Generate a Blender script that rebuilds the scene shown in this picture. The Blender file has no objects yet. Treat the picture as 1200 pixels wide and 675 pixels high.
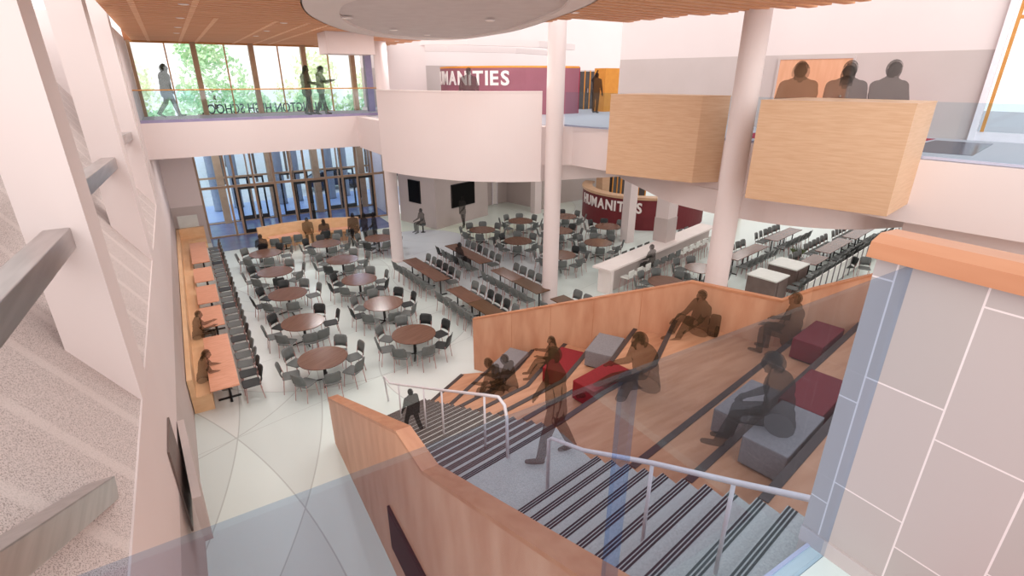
import bpy, bmesh, math, random
from mathutils import Vector, Matrix
random.seed(7)
PI = math.pi
scene = bpy.context.scene
COL = scene.collection
R = math.radians

# ------------------------------------------------------------------ survey
# The camera stands at (0, 0, 8); X runs along the bridge, Y down the hall.
F, PITCH, YAW, EYE = 606.85, .385482511, .554963425, 8.0
_cp, _sp, _cy, _sy = math.cos(PITCH), math.sin(PITCH), math.cos(YAW), math.sin(YAW)
FWD = Vector((_sy*_cp, _cy*_cp, -_sp)); RGT = Vector((_cy, -_sy, 0)); DWN = FWD.cross(RGT)
CAM = Vector((0, 0, EYE))
def ray(x, y): return RGT*((x-600)/F) + DWN*((y-337.5)/F) + FWD
def onz(x, y, z=0.0):
    d = ray(x, y); return CAM + d*((z-EYE)/d.z)
def ony(x, y, Y):
    d = ray(x, y); return CAM + d*(Y/d.y)

# ------------------------------------------------------------------ materials
def lin(c):
    return tuple(((v/255)/12.92 if v/255 <= .04045 else ((v/255+.055)/1.055)**2.4) for v in c)
MATS = {}
def mat(name, rgb, rough=.6, metal=0.0, noise=None, bump=0.0, spec=.5, stretch=(1, 1, 1), detail=4, emit=None):
    """noise = (scale, other rgb): a procedural two-tone mottling"""
    if name in MATS: return MATS[name]
    m = bpy.data.materials.new(name); m.use_nodes = True
    nt = m.node_tree; b = nt.nodes['Principled BSDF']
    b.inputs['Base Color'].default_value = (*lin(rgb), 1)
    b.inputs['Roughness'].default_value = rough; b.inputs['Metallic'].default_value = metal
    b.inputs['Specular IOR Level'].default_value = spec
    if noise:
        tc = nt.nodes.new('ShaderNodeTexCoord'); mp = nt.nodes.new('ShaderNodeMapping')
        mp.inputs['Scale'].default_value = stretch
        n = nt.nodes.new('ShaderNodeTexNoise'); n.inputs['Scale'].default_value = noise[0]; n.inputs['Detail'].default_value = detail
        r = nt.nodes.new('ShaderNodeValToRGB')
        r.color_ramp.elements[0].position = .35; r.color_ramp.elements[1].position = .68
        r.color_ramp.elements[0].color = (*lin(rgb), 1); r.color_ramp.elements[1].color = (*lin(noise[1]), 1)
        nt.links.new(tc.outputs['Object'], mp.inputs['Vector']); nt.links.new(mp.outputs[0], n.inputs['Vector'])
        nt.links.new(n.outputs['Fac'], r.inputs[0]); nt.links.new(r.outputs[0], b.inputs['Base Color'])
        if bump:
            bp = nt.nodes.new('ShaderNodeBump'); bp.inputs['Strength'].default_value = bump
            nt.links.new(n.outputs['Fac'], bp.inputs['Height']); nt.links.new(bp.outputs[0], b.inputs['Normal'])
    if emit:
        b.inputs['Emission Color'].default_value = (*lin(rgb), 1); b.inputs['Emission Strength'].default_value = emit
    MATS[name] = m; return m

M = {}
M['white']   = mat('white painted plaster', (225, 211, 208), .8, noise=(.35, (222, 207, 204)), spec=.25)
M['grey']    = mat('warm grey wall panelling', (196, 182, 178), .6, noise=(.6, (190, 176, 171)), spec=.3)
M['ledge']   = mat('white laminate', (236, 224, 219), .5, noise=(2, (232, 219, 214)))
M['wood']    = mat('honey veneer', (212, 160, 128), .42, noise=(2.2, (194, 136, 104)), stretch=(1.3, 1.3, .35), bump=.02)
M['cap']     = mat('honey solid timber', (198, 138, 102), .4, noise=(3, (184, 120, 84)), stretch=(3, .5, 3))
M['tier']    = mat('oak floor planks', (196, 144, 112), .45, noise=(2.4, (178, 124, 92)), stretch=(.5, 3.2, 1))
M['slat']    = mat('cedar slat', (228, 172, 130), .6, noise=(3, (216, 156, 114)), stretch=(.3, 4, 4))
M['slatback']= mat('cedar backing', (190, 128, 90), .8, noise=(2, (180, 118, 80)))
M['maple']   = mat('maple veneer', (202, 164, 132), .45, noise=(5, (192, 152, 118)), stretch=(.5, .5, 7))
M['bench']   = mat('beech bench timber', (230, 188, 146), .45, noise=(2.5, (220, 174, 130)), stretch=(1, .4, 3))
M['ttop']    = mat('salmon oak table top', (226, 164, 134), .3, noise=(6, (212, 146, 114)), stretch=(.6, 4, 1))
M['btop']    = mat('walnut laminate table top', (118, 86, 72), .2, spec=.3, noise=(3, (104, 74, 60)), stretch=(.5, 4, 1))
M['btop2']   = mat('dark walnut laminate table top', (98, 70, 48), .35, spec=.3, noise=(3, (86, 60, 40)), stretch=(.5, 4, 1))
M['black']   = mat('black powder coat', (22, 20, 20), .5, noise=(8, (28, 26, 26)))
M['screen']  = mat('black glass screen', (8, 7, 7), .5, noise=(2, (10, 9, 9)), spec=.12)
M['chair']   = mat('charcoal grey polypropylene', (104, 107, 105), .6, noise=(9, (98, 101, 99)))
M['chairb']  = mat('black polypropylene', (46, 48, 48), .55, noise=(9, (40, 42, 42)))
M['leg']     = mat('rose grey tube', (184, 140, 134), .4, noise=(9, (176, 132, 126)))
M['nosing']  = mat('dark bronze edging', (66, 52, 50), .5, noise=(9, (58, 46, 44)))
M['nblack']  = mat('black rubber nosing', (34, 36, 40), .6, noise=(12, (28, 30, 34)))
M['tread']   = mat('grey stair carpet tile', (190, 190, 188), .85, noise=(60, (168, 168, 166)), detail=8)
M['rail']    = mat('white powder coated tube', (236, 228, 232), .35, noise=(9, (230, 222, 226)))
M['steel']   = mat('brushed steel tube', (196, 188, 186), .3, .9, noise=(9, (176, 168, 166)), stretch=(1, .1, 1))
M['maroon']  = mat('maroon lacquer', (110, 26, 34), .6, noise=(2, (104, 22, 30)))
M['rose']    = mat('pinkish maroon lacquer', (148, 88, 102), .6, noise=(2, (144, 84, 97)))  # paler, pinker maroon for the upper drum
M['letter']  = mat('off white lettering', (238, 228, 224), .5, noise=(9, (234, 224, 220)))
M['orange']  = mat('orange laminate', (224, 148, 52), .5, noise=(4, (216, 138, 44)))
M['locker']  = mat('dark locker steel', (78, 70, 68), .5, noise=(5, (68, 60, 58)))
M['red']     = mat('crimson wool upholstery', (136, 16, 26), .85, noise=(30, (124, 12, 20)))
M['redd']    = mat('maroon wool upholstery', (112, 28, 36), .85, noise=(30, (102, 22, 30)))
M['sgrey']   = mat('slate wool upholstery', (132, 126, 128), .85, noise=(30, (122, 116, 118)))
M['tan']     = mat('tan anodised mullion', (176, 144, 118), .4, noise=(5, (166, 134, 108)))
M['brown']   = mat('umber cladding', (186, 150, 116), .5, noise=(4, (174, 138, 104)))
M['amber']   = mat('amber oak', (206, 144, 74), .4, noise=(4, (196, 132, 62)))
M['vfloor']  = mat('sky tinted stone tile', (116, 124, 158), .22, noise=(2, (100, 110, 148)))  # blue of the reflected sky is put into the tile colour
M['ufloor']  = mat('blue grey carpet', (190, 186, 192), .8, noise=(20, (176, 172, 180)))
M['carpet']  = mat('crimson carpet', (170, 20, 60), .9, noise=(30, (150, 14, 50)))
M['pave']    = mat('pale concrete paving', (236, 234, 230), .8, noise=(1, (226, 224, 220)))
M['grass']   = mat('sunlit lawn', (206, 226, 176), .9, noise=(3, (178, 208, 150)))
M['leaf']    = mat('bleached foliage', (226, 240, 196), .8, noise=(.8, (246, 250, 230)))  # overexposed brightness outside is put into the pale leaf colours
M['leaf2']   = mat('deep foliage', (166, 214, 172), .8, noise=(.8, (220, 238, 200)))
M['bark']    = mat('tree bark', (110, 92, 78), .9, noise=(6, (84, 70, 60)), stretch=(1, 1, .2))
M['concrete']= mat('grey concrete', (150, 154, 160), .7, noise=(3, (140, 144, 150)))
M['brick']   = mat('red brick', (176, 92, 84), .8, noise=(4, (160, 78, 72)))
M['car']     = mat('dark blue car paint', (40, 48, 70), .25, noise=(2, (36, 44, 66)))
M['blueglass']= mat('dark blue window glass', (60, 74, 100), .1, noise=(2, (54, 68, 94)))
M['boxdark'] = mat('taupe laminate', (116, 98, 92), .5, noise=(4, (108, 90, 84)))
M['boxtop']  = mat('pale worktop', (222, 222, 216), .4, noise=(3, (214, 214, 208)))
M['bluepost']= mat('lilac grey metal', (150, 140, 172), .4, noise=(4, (140, 130, 164)))
M['plant']   = mat('olive plant leaf', (92, 104, 60), .6, noise=(5, (74, 86, 44)))
M['fill_lamp']    = mat('warm lamp diffuser', (255, 246, 238), .5, noise=(2, (255, 244, 234)))

M['porch']   = mat('sky tinted porch paving', (168, 190, 232), .3, noise=(.6, (188, 206, 238)))  # sky reflection is painted into the paving as blue
M['peach']   = mat('peach veneer', (222, 166, 132), .5, noise=(3, (214, 156, 120)), stretch=(3, 3, .4))
M['nbrown']  = mat('brown rubber nosing', (84, 70, 66), .6, noise=(12, (74, 60, 56)))
M['batten']  = mat('pale cedar batten', (246, 206, 170), .6, noise=(4, (240, 196, 158)))
M['channel'] = mat('pale lilac guard channel', (206, 202, 220), .4, noise=(4, (200, 196, 214)))
M['cloudc']  = mat('pale lilac acoustic panel', (222, 212, 210), .8, noise=(3, (216, 205, 203)))

def clear(name, tint, alpha, rough=.02, gloss=.05):
    """tinted see-through sheet"""
    m = bpy.data.materials.new(name); m.use_nodes = True; nt = m.node_tree; nt.nodes.clear()
    o = nt.nodes.new('ShaderNodeOutputMaterial'); t = nt.nodes.new('ShaderNodeBsdfTransparent')
    t.inputs[0].default_value = (*tint, 1)
    g = nt.nodes.new('ShaderNodeBsdfGlossy'); g.inputs['Roughness'].default_value = rough
    n = nt.nodes.new('ShaderNodeTexNoise'); n.inputs['Scale'].default_value = .5
    mr = nt.nodes.new('ShaderNodeMapRange'); mr.inputs[3].default_value = gloss*.8; mr.inputs[4].default_value = gloss*1.2
    x = nt.nodes.new('ShaderNodeMixShader')
    nt.links.new(n.outputs['Fac'], mr.inputs[0]); nt.links.new(mr.outputs[0], x.inputs[0])
    nt.links.new(t.outputs[0], x.inputs[1]); nt.links.new(g.outputs[0], x.inputs[2]); nt.links.new(x.outputs[0], o.inputs[0])
    MATS[name] = m; return m
def ghost(name, rgb, alpha):
    """translucent figure"""
    m = bpy.data.materials.new(name); m.use_nodes = True; nt = m.node_tree; nt.nodes.clear()
    o = nt.nodes.new('ShaderNodeOutputMaterial'); t = nt.nodes.new('ShaderNodeBsdfTransparent')
    d = nt.nodes.new('ShaderNodeBsdfDiffuse'); x = nt.nodes.new('ShaderNodeMixShader')
    n = nt.nodes.new('ShaderNodeTexNoise'); n.inputs['Scale'].default_value = 4
    r = nt.nodes.new('ShaderNodeValToRGB')
    r.color_ramp.elements[0].color = (*lin(rgb), 1); r.color_ramp.elements[1].color = (*[v*1.25 for v in lin(rgb)], 1)
    nt.links.new(n.outputs['Fac'], r.inputs[0]); nt.links.new(r.outputs[0], d.inputs[0])
    x.inputs[0].default_value = alpha
    nt.links.new(t.outputs[0], x.inputs[1]); nt.links.new(d.outputs[0], x.inputs[2]); nt.links.new(x.outputs[0], o.inputs[0])
    MATS[name] = m; return m
M['guard']  = clear('blue tinted guard glass', (.79, .855, .93), 1, gloss=.04)
M['strip']  = clear('deep blue glass joint', (.62, .74, .92), 1, gloss=.04)
M['teal']   = clear('teal tinted guard glass', (.86, .93, .965), 1, gloss=.03)
M['pane']   = clear('clear window glass', (.97, .98, .98), 1, gloss=.03)
M['bpane']  = clear('blue window glass', (.86, .92, .99), 1, gloss=.03)
M['ghost']  = ghost('brown translucent figure', (62, 46, 30), .42)
M['ghost2'] = ghost('grey translucent figure', (56, 53, 50), .46)
M['ghost3'] = ghost('olive translucent figure', (66, 70, 56), .56)
M['ghost4'] = ghost('dark translucent figure', (44, 38, 38), .60)

# terrazzo with fine speckle for the sloped sills
def speckle():
    m = mat('speckled terrazzo', (214, 200, 196), .7); nt = m.node_tree; b = nt.nodes['Principled BSDF']
    tc = nt.nodes.new('ShaderNodeTexCoord'); v = nt.nodes.new('ShaderNodeTexNoise'); v.inputs['Scale'].default_value = 85; v.inputs['Detail'].default_value = 4
    r = nt.nodes.new('ShaderNodeValToRGB'); e = r.color_ramp.elements
    e[0].position = .40; e[0].color = (*lin((160, 146, 140)), 1); e[1].position = .50; e[1].color = (*lin((212, 198, 194)), 1)
    w = nt.nodes.new('ShaderNodeTexWave'); w.wave_type = 'BANDS'; w.bands_direction = 'Y'; w.inputs['Scale'].default_value = .30; w.inputs['Distortion'].default_value = .3
    r2 = nt.nodes.new('ShaderNodeValToRGB'); r2.color_ramp.elements[0].position = .90; r2.color_ramp.elements[1].position = .97
    mx = nt.nodes.new('ShaderNodeMix'); mx.data_type = 'RGBA'; mx.inputs[7].default_value = (*lin((218, 205, 200)), 1)
    sc = nt.nodes.new('ShaderNodeMath'); sc.operation = 'MULTIPLY'; sc.inputs[1].default_value = .6
    L = nt.links.new
    L(tc.outputs['Object'], v.inputs['Vector']); L(v.outputs['Fac'], r.inputs[0]); L(tc.outputs['Object'], w.inputs['Vector'])
    L(w.outputs['Fac'], r2.inputs[0]); L(r2.outputs[0], sc.inputs[0]); L(sc.outputs[0], mx.inputs[0]); L(r.outputs[0], mx.inputs[6]); L(mx.outputs[2], b.inputs['Base Color'])
    return m
M['speckle'] = speckle()

# floor: pale terrazzo poured in fields bounded by arcs
def circ(a, b, c):
    ax, ay = a; bx, by = b; cx, cy = c
    d = 2*(ax*(by-cy)+bx*(cy-ay)+cx*(ay-by))
    ux = ((ax*ax+ay*ay)*(by-cy)+(bx*bx+by*by)*(cy-ay)+(cx*cx+cy*cy)*(ay-by))/d
    uy = ((ax*ax+ay*ay)*(cx-bx)+(bx*bx+by*by)*(ax-cx)+(cx*cx+cy*cy)*(bx-ax))/d
    return ux, uy, math.hypot(ax-ux, ay-uy)
def floor_mat():
    m = mat('poured terrazzo floor', (222, 224, 217), .28, spec=.4); nt = m.node_tree; b = nt.nodes['Principled BSDF']; L = nt.links.new
    tc = nt.nodes.new('ShaderNodeTexCoord'); sp = nt.nodes.new('ShaderNodeSeparateXYZ'); L(tc.outputs['Object'], sp.inputs[0])
    def math_(op, a, b_=None, c=None):
        n = nt.nodes.new('ShaderNodeMath'); n.operation = op
        for i, v in enumerate((a, b_, c)):
            if v is None: continue
            if isinstance(v, (int, float)): n.inputs[i].default_value = v
            else: L(v, n.inputs[i])
        return n.outputs[0]
    def dist(cx, cy):
        x = math_('SUBTRACT', sp.outputs[0], cx); y = math_('SUBTRACT', sp.outputs[1], cy)
        return math_('SQRT', math_('ADD', math_('MULTIPLY', x, x), math_('MULTIPLY', y, y)))
    A = circ((-1.06, 13.78), (.2, 10.8), (.93, 7.26)); B = circ((-.02, 14.1), (-.25, 12.01), (-1.02, 9.05)); Cc = circ((1.84, 12.6), (1.5, 11.2), (-.02, 7.59))
    base = nt.nodes.new('ShaderNodeRGB').outputs[0]; base.default_value = (*lin((218, 228, 223)), 1)
    col = base
    def mixc(fac, rgb, src):
        n = nt.nodes.new('ShaderNodeMix'); n.data_type = 'RGBA'; L(fac, n.inputs[0]); L(src, n.inputs[6]); n.inputs[7].default_value = (*lin(rgb), 1); return n.outputs[2]
    seams = None
    fields = [(*A, None), (*B, None), (*Cc, None),
              (3.5, 18.2, 5.2, None), (3.4, 22.5, 3.6, None), (-3.0, 17.0, 5.6, (217, 219, 215)), (7.2, 12.6, 3.6, (219, 221, 217)),
              (13.0, 28.0, 4.6, (226, 234, 214)), (10.2, 19.6, 3.7, (208, 212, 216)), (17.5, 30, 5.2, (222, 232, 222)), (9.6, 24.5, 2.6, (212, 216, 222))]
    par = None
    for cx, cy, r, tone in fields:
        d = dist(cx, cy); s = math_('LESS_THAN', math_('ABSOLUTE', math_('SUBTRACT', d, r)), .014)
        seams = s if seams is None else math_('MAXIMUM', seams, s)
        inside = math_('LESS_THAN', d, r)
        if tone: col = mixc(inside, tone, col)
        else: par = inside if par is None else math_('ABSOLUTE', math_('SUBTRACT', par, inside))
    # three straight joints
    for (x0, y0), (x1, y1) in (((-1.08, 11.89), (1.9, 12.6)), ((0, 15.5), (9, 17.2)), ((-1, 24), (20, 27))):
        l = math.hypot(x1-x0, y1-y0); nx, ny = -(y1-y0)/l, (x1-x0)/l
        q = math_('ADD', math_('MULTIPLY', math_('SUBTRACT', sp.outputs[0], x0), nx), math_('MULTIPLY', math_('SUBTRACT', sp.outputs[1], y0), ny))
        seams = math_('MAXIMUM', seams, math_('LESS_THAN', math_('ABSOLUTE', q), .008))
    col = mixc(math_('MULTIPLY', par, .9), (206, 214, 210), col)
    n = nt.nodes.new('ShaderNodeTexNoise'); n.inputs['Scale'].default_value = .8; L(tc.outputs['Object'], n.inputs['Vector'])
    col = mixc(math_('MULTIPLY', n.outputs['Fac'], .35), (210, 220, 215), col)
    col = mixc(math_('MULTIPLY', seams, .5), (150, 152, 148), col)
    L(col, b.inputs['Base Color']); return m
M['floor'] = floor_mat()

# stone tile with pale joints for the guard wall beside the camera
def tile_mat():
    m = mat('grey stone tile with pale joints', (196, 180, 175), .5); nt = m.node_tree; b = nt.nodes['Principled BSDF']; L = nt.links.new
    tc = nt.nodes.new('ShaderNodeTexCoord'); mp = nt.nodes.new('ShaderNodeMapping'); mp.vector_type = 'POINT'
    sp = nt.nodes.new('ShaderNodeSeparateXYZ'); cb = nt.nodes.new('ShaderNodeCombineXYZ')
    L(tc.outputs['Object'], sp.inputs[0]); L(sp.outputs[2], cb.inputs[0]); L(sp.outputs[1], cb.inputs[1])
    br = nt.nodes.new('ShaderNodeTexBrick'); br.inputs['Scale'].default_value = 1
    br.inputs['Brick Width'].default_value = .394; br.inputs['Row Height'].default_value = .197; br.inputs['Mortar Size'].default_value = .0024; br.inputs['Mortar Smooth'].default_value = 0; br.offset = .236; br.offset_frequency = 2
    br.inputs['Color1'].default_value = (*lin((188, 174, 169)), 1); br.inputs['Color2'].default_value = (*lin((180, 168, 162)), 1); br.inputs['Mortar'].default_value = (*lin((232, 218, 214)), 1)
    br.inputs['Bias'].default_value = 0
    mp.inputs['Location'].default_value = (6.5-7.183+3.94, -.5-.176+1.97, 0)
    L(cb.outputs[0], mp.inputs[0]); L(mp.outputs[0], br.inputs['Vector']); L(br.outputs['Color'], b.inputs['Base Color']); return m
M['tile'] = tile_mat()

# ------------------------------------------------------------------ mesh helpers
class MB:
    def __init__(s): s.b = bmesh.new()
    def poly(s, pts):
        return s.b.faces.new([s.b.verts.new(p) for p in pts])
    def prism(s, pts, z0, z1):
        """vertical prism over a plan polygon; z0 / z1 numbers or per-point lists"""
        n = len(pts)
        a = z0 if isinstance(z0, (list, tuple)) else [z0]*n; c = z1 if isinstance(z1, (list, tuple)) else [z1]*n
        lo = [s.b.verts.new((p[0], p[1], a[i])) for i, p in enumerate(pts)]; hi = [s.b.verts.new((p[0], p[1], c[i])) for i, p in enumerate(pts)]
        s.b.faces.new(lo[::-1]); s.b.faces.new(hi)
        for i in range(n): s.b.faces.new((lo[i], lo[(i+1) % n], hi[(i+1) % n], hi[i]))
        return s
    def extrude(s, pts, vec):
        """prism from any planar polygon along vec"""
        v = Vector(vec); lo = [s.b.verts.new(Vector(p)) for p in pts]; hi = [s.b.verts.new(Vector(p)+v) for p in pts]; n = len(pts)
        s.b.faces.new(lo[::-1]); s.b.faces.new(hi)
        for i in range(n): s.b.faces.new((lo[i], lo[(i+1) % n], hi[(i+1) % n], hi[i]))
        return s
    def box(s, x0, x1, y0, y1, z0, z1):
        return s.prism([(x0, y0), (x1, y0), (x1, y1), (x0, y1)], z0, z1)
    def obox(s, c, ang, lx, ly, z0, z1):
        """box centred on plan point c, turned by ang degrees"""
        u = Vector((math.cos(R(ang)), math.sin(R(ang)))); v = Vector((-u.y, u.x)); c = Vector(c[:2])
        return s.prism([c-u*lx/2-v*ly/2, c+u*lx/2-v*ly/2, c+u*lx/2+v*ly/2, c-u*lx/2+v*ly/2], z0, z1)
    def tube(s, pts, r, seg=8):
        pts = [Vector(p) for p in pts]; rings = []
        rs = r if isinstance(r, (list, tuple)) else [r]*len(pts)
        for i, p in enumerate(pts):
            d = (pts[min(i+1, len(pts)-1)]-pts[max(i-1, 0)]).normalized()
            u = d.orthogonal().normalized() if i == 0 else (u-d*u.dot(d)).normalized()
            w = d.cross(u)
            rings.append([s.b.verts.new(p+(u*math.cos(2*PI*k/seg)+w*math.sin(2*PI*k/seg))*rs[i]) for k in range(seg)])
        for a, c in zip(rings, rings[1:]):
            for k in range(seg): s.b.faces.new((a[k], a[(k+1) % seg], c[(k+1) % seg], c[k]))
        s.b.faces.new(rings[0][::-1]); s.b.faces.new(rings[-1]); return s
    def lathe(s, c, prof, seg=32):
        """profile [(r, z)...] spun about the vertical through c"""
        rings = [[s.b.verts.new((c[0]+r*math.cos(2*PI*k/seg), c[1]+r*math.sin(2*PI*k/seg), z)) for k in range(seg)] for r, z in prof]
        for a, b_ in zip(rings, rings[1:]):
            for k in range(seg): s.b.faces.new((a[k], a[(k+1) % seg], b_[(k+1) % seg], b_[k]))
        s.b.faces.new(rings[0][::-1]); s.b.faces.new(rings[-1]); return s
    def ball(s, c, r, seg=10, sc=(1, 1, 1)):
        mtx = Matrix.Translation(Vector(c)) @ Matrix.Diagonal((*[r*k for k in sc], 1))
        bmesh.ops.create_uvsphere(s.b, u_segments=seg, v_segments=max(6, seg*2//3), radius=1, matrix=mtx); return s
    def wall(s, path, t, z0, z1, side=1):
        """upright band of thickness t along a plan path (open polyline); z lists allowed"""
        P = [Vector(p[:2]) for p in path]; n = len(P); off = []
        for i in range(n):
            d1 = (P[i]-P[i-1]).normalized() if i else None; d2 = (P[i+1]-P[i]).normalized() if i < n-1 else None
            d = ((d1 or d2)+(d2 or d1)).normalized(); nn = Vector((-d.y, d.x))
            k = 1/max(.35, nn.dot(Vector((-(d2 or d1).y, (d2 or d1).x)))); off.append(P[i]+nn*t*side*k)
        a = z0 if isinstance(z0, (list, tuple)) else [z0]*n; c = z1 if isinstance(z1, (list, tuple)) else [z1]*n
        V = s.b.verts.new
        A = [V((*P[i], a[i])) for i in range(n)]; B = [V((*off[i], a[i])) for i in range(n)]; C_ = [V((*P[i], c[i])) for i in range(n)]; D = [V((*off[i], c[i])) for i in range(n)]
        for i in range(n-1):
            for q in ((A[i], A[i+1], C_[i+1], C_[i]), (B[i+1], B[i], D[i], D[i+1]), (C_[i], C_[i+1], D[i+1], D[i]), (A[i+1], A[i], B[i], B[i+1])): s.b.faces.new(q)
        s.b.faces.new((A[0], C_[0], D[0], B[0])); s.b.faces.new((A[-1], B[-1], D[-1], C_[-1])); return s
    def bevel(s, w, seg=2):
        bmesh.ops.bevel(s.b, geom=list(s.b.edges), offset=w, segments=seg, affect='EDGES', profile=.6); return s
    def mesh(s, name, m, origin=None, smooth=False):
        bmesh.ops.recalc_face_normals(s.b, faces=list(s.b.faces))
        if origin: bmesh.ops.translate(s.b, verts=list(s.b.verts), vec=-Vector(origin))
        me = bpy.data.meshes.new(name); s.b.to_mesh(me); s.b.free()
        for k in (m if isinstance(m, (list, tuple)) else [m]): me.materials.append(k)
        if smooth:
            for p in me.polygons: p.use_smooth = True
        return me

def link(name, me, parent=None, loc=None):
    o = bpy.data.objects.new(name, me); COL.objects.link(o)
    if parent: o.parent = parent
    if loc: o.location = loc
    return o
def tag(o, label, cat, group=None, kind=None):
    o['label'] = label; o['category'] = cat
    if group: o['group'] = group
    if kind: o['kind'] = kind
    return o
def struct(name, mb, m, smooth=False):
    o = link(name, mb.mesh(name, m, smooth=smooth)); o['kind'] = 'structure'; return o
def thing(name, label, cat, loc=(0, 0, 0), rot=0, group=None):
    o = bpy.data.objects.new(name, None); COL.objects.link(o); o.location = loc; o.rotation_euler = (0, 0, R(rot))
    o.empty_display_size = .1
    return tag(o, label, cat, group)
def part(root, name, mb, m, smooth=False, world=True, label=None):
    """child mesh; world=True means the mesh was drawn in world coordinates"""
    base = Vector((0, 0, 0)); p = root
    if world:
        while p: base += p.location; p = p.parent
    o = link(name, mb.mesh(name, m, origin=base if world else None, smooth=smooth), root)
    if label: o['label'] = label
    return o
def solo(name, mb, m, label, cat, group=None, smooth=False, loc=None):
    """a thing that is one mesh; its origin is put at loc"""
    o = link(name, mb.mesh(name, m, origin=loc, smooth=smooth), None, loc); return tag(o, label, cat, group)
def dup(root, loc, rot, label, group=None):
    r = root.copy(); COL.objects.link(r); r.location = loc; r.rotation_euler = (0, 0, R(rot)); r['label'] = label
    if group: r['group'] = group
    for ch in list(root.children):
        c = ch.copy(); COL.objects.link(c); c.parent = r
        for g in list(ch.children):
            d = g.copy(); COL.objects.link(d); d.parent = c
    return r

def dirv(deg): return Vector((math.cos(R(deg)), math.sin(R(deg))))

# ================================================================== SETTING
struct('floor', MB().box(-1.1, 44, 5, 31.2, -.3, 0).box(1.2, 44, -6, 5, -.3, 0).box(-1.1, 1.2, 2, 5, -.3, 0), M['floor'])
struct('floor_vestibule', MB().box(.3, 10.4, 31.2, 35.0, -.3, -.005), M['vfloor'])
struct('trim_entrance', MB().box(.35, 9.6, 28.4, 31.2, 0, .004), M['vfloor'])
# left wall: grey below, white above, then deep openings with steep speckled sills between piers
WX = -1.08
struct('wall_left_lower', MB().box(WX-.25, WX, 2.0, 30.4, 0, 2.12), M['grey'])
struct('wall_left', MB().box(WX-.25, WX-.002, 2.0, 30.4, 2.12, 4.12), M['white'])
SX, SZ = WX-.01, 4.10
TANS = math.tan(R(58.5))
sm = MB(); sm.extrude([(SX, 3.0, SZ), (SX-3.3, 3.0, SZ+3.3*TANS), (SX-3.6, 3.0, SZ+3.3*TANS), (SX-.3, 3.0, SZ-.1)], (0, 22.9, 0))
struct('trim_sill', sm, M['speckle'])
struct('wall_left_end', MB().box(-6, WX-.25, 25.9, 26.3, 4.0, 10.2).box(WX-.25, WX, 21.5, 30.4, 4.12, 9.45), M['white'])
piers = []
for k, (py, words) in enumerate(((7.38, 'nearest the camera'), (13.9, 'second from the camera'), (20.4, 'third from the camera'))):
    x1 = WX; x0 = WX-.57
    z0a, z0b = SZ-.02, SZ+.57*TANS-.06
    m_ = MB(); m_.extrude([(x1, py, z0a-.02), (x1, py, 10.2), (x0, py, 10.2), (x0, py, z0b)], (0, .85, 0))
    o = solo('wall_pier', m_, M['white'], 'tall white pier standing on the speckled sill, '+words, 'pier', 'white piers along the left wall', loc=(WX-.28, py, SZ)); piers.append(o)
# square steel struts running from the piers
def strut(p0, p1, w, label, plumb=False):
    p0, p1 = Vector(p0), Vector(p1); d = (p1-p0).normalized(); u = Vector((1, 0, 0)); v = d.cross(u).normalized()
    if v.z < 0: v = -v
    m_ = MB(); h = w/2
    m_.extrude([p0-u*h-v*h, p0+u*h-v*h, p0+u*h+v*h, p0-u*h+v*h], p1-p0); m_.bevel(.012, 2)
    return solo('steel_strut', m_, M['steel'], label, 'strut', 'steel struts by the left wall', loc=tuple(p1))
strut((-1.36, 2.2, 6.62), (-1.36, 7.40, 6.33), .24, 'square steel strut ending on the pier nearest the camera')
strut((-1.36, 8.22, 6.62), (-1.36, 13.92, 6.33), .24, 'square steel strut ending on the second white pier')
strut((-1.36, 14.74, 6.62), (-1.36, 20.42, 6.33), .24, 'square steel strut ending on the farthest white pier')
strut((-1.27, 1.0, 6.80), (-1.27, 5.25, 4.40), .22, 'steel strut slanting down onto the speckled sill, lower left corner')
# grey bracketed box on the left wall
r_ = thing('wall_screen', 'grey display panel angled out from the left wall, lower left of the hall', 'display', (WX+.06, 8.8, 1.4))
part(r_, 'panel', MB().prism([(-1.075, 9.95), (-.965, 9.95), (-.79, 7.62), (-.91, 7.62)], 1.30, 2.16), M['grey'])
part(r_, 'shade_plate', MB().box(WX+.001, WX+.03, 7.95, 8.95, 1.30, 2.86), M['boxdark'])  # dark plate stands in for the shaded gap behind the panel

# back pier beside the entrance
struct('wall_entrance_lower', MB().box(-1.1, .32, 30.4, 31.5, 0, 2.0), M['grey'])
struct('wall_entrance', MB().box(-1.1, .32, 30.4, 31.5, 2.0, 5.3), M['white'])
r_ = thing('notice_board', 'blank cream notice board on the grey wall by the entrance', 'board', (-.4, 30.36, .7))
part(r_, 'frame', MB().box(-.95, .02, 30.33, 30.398, .62, 1.62), M['grey']); part(r_, 'panel', MB().box(-.90, -.03, 30.31, 30.34, .68, 1.58), M['boxtop'])

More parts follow.
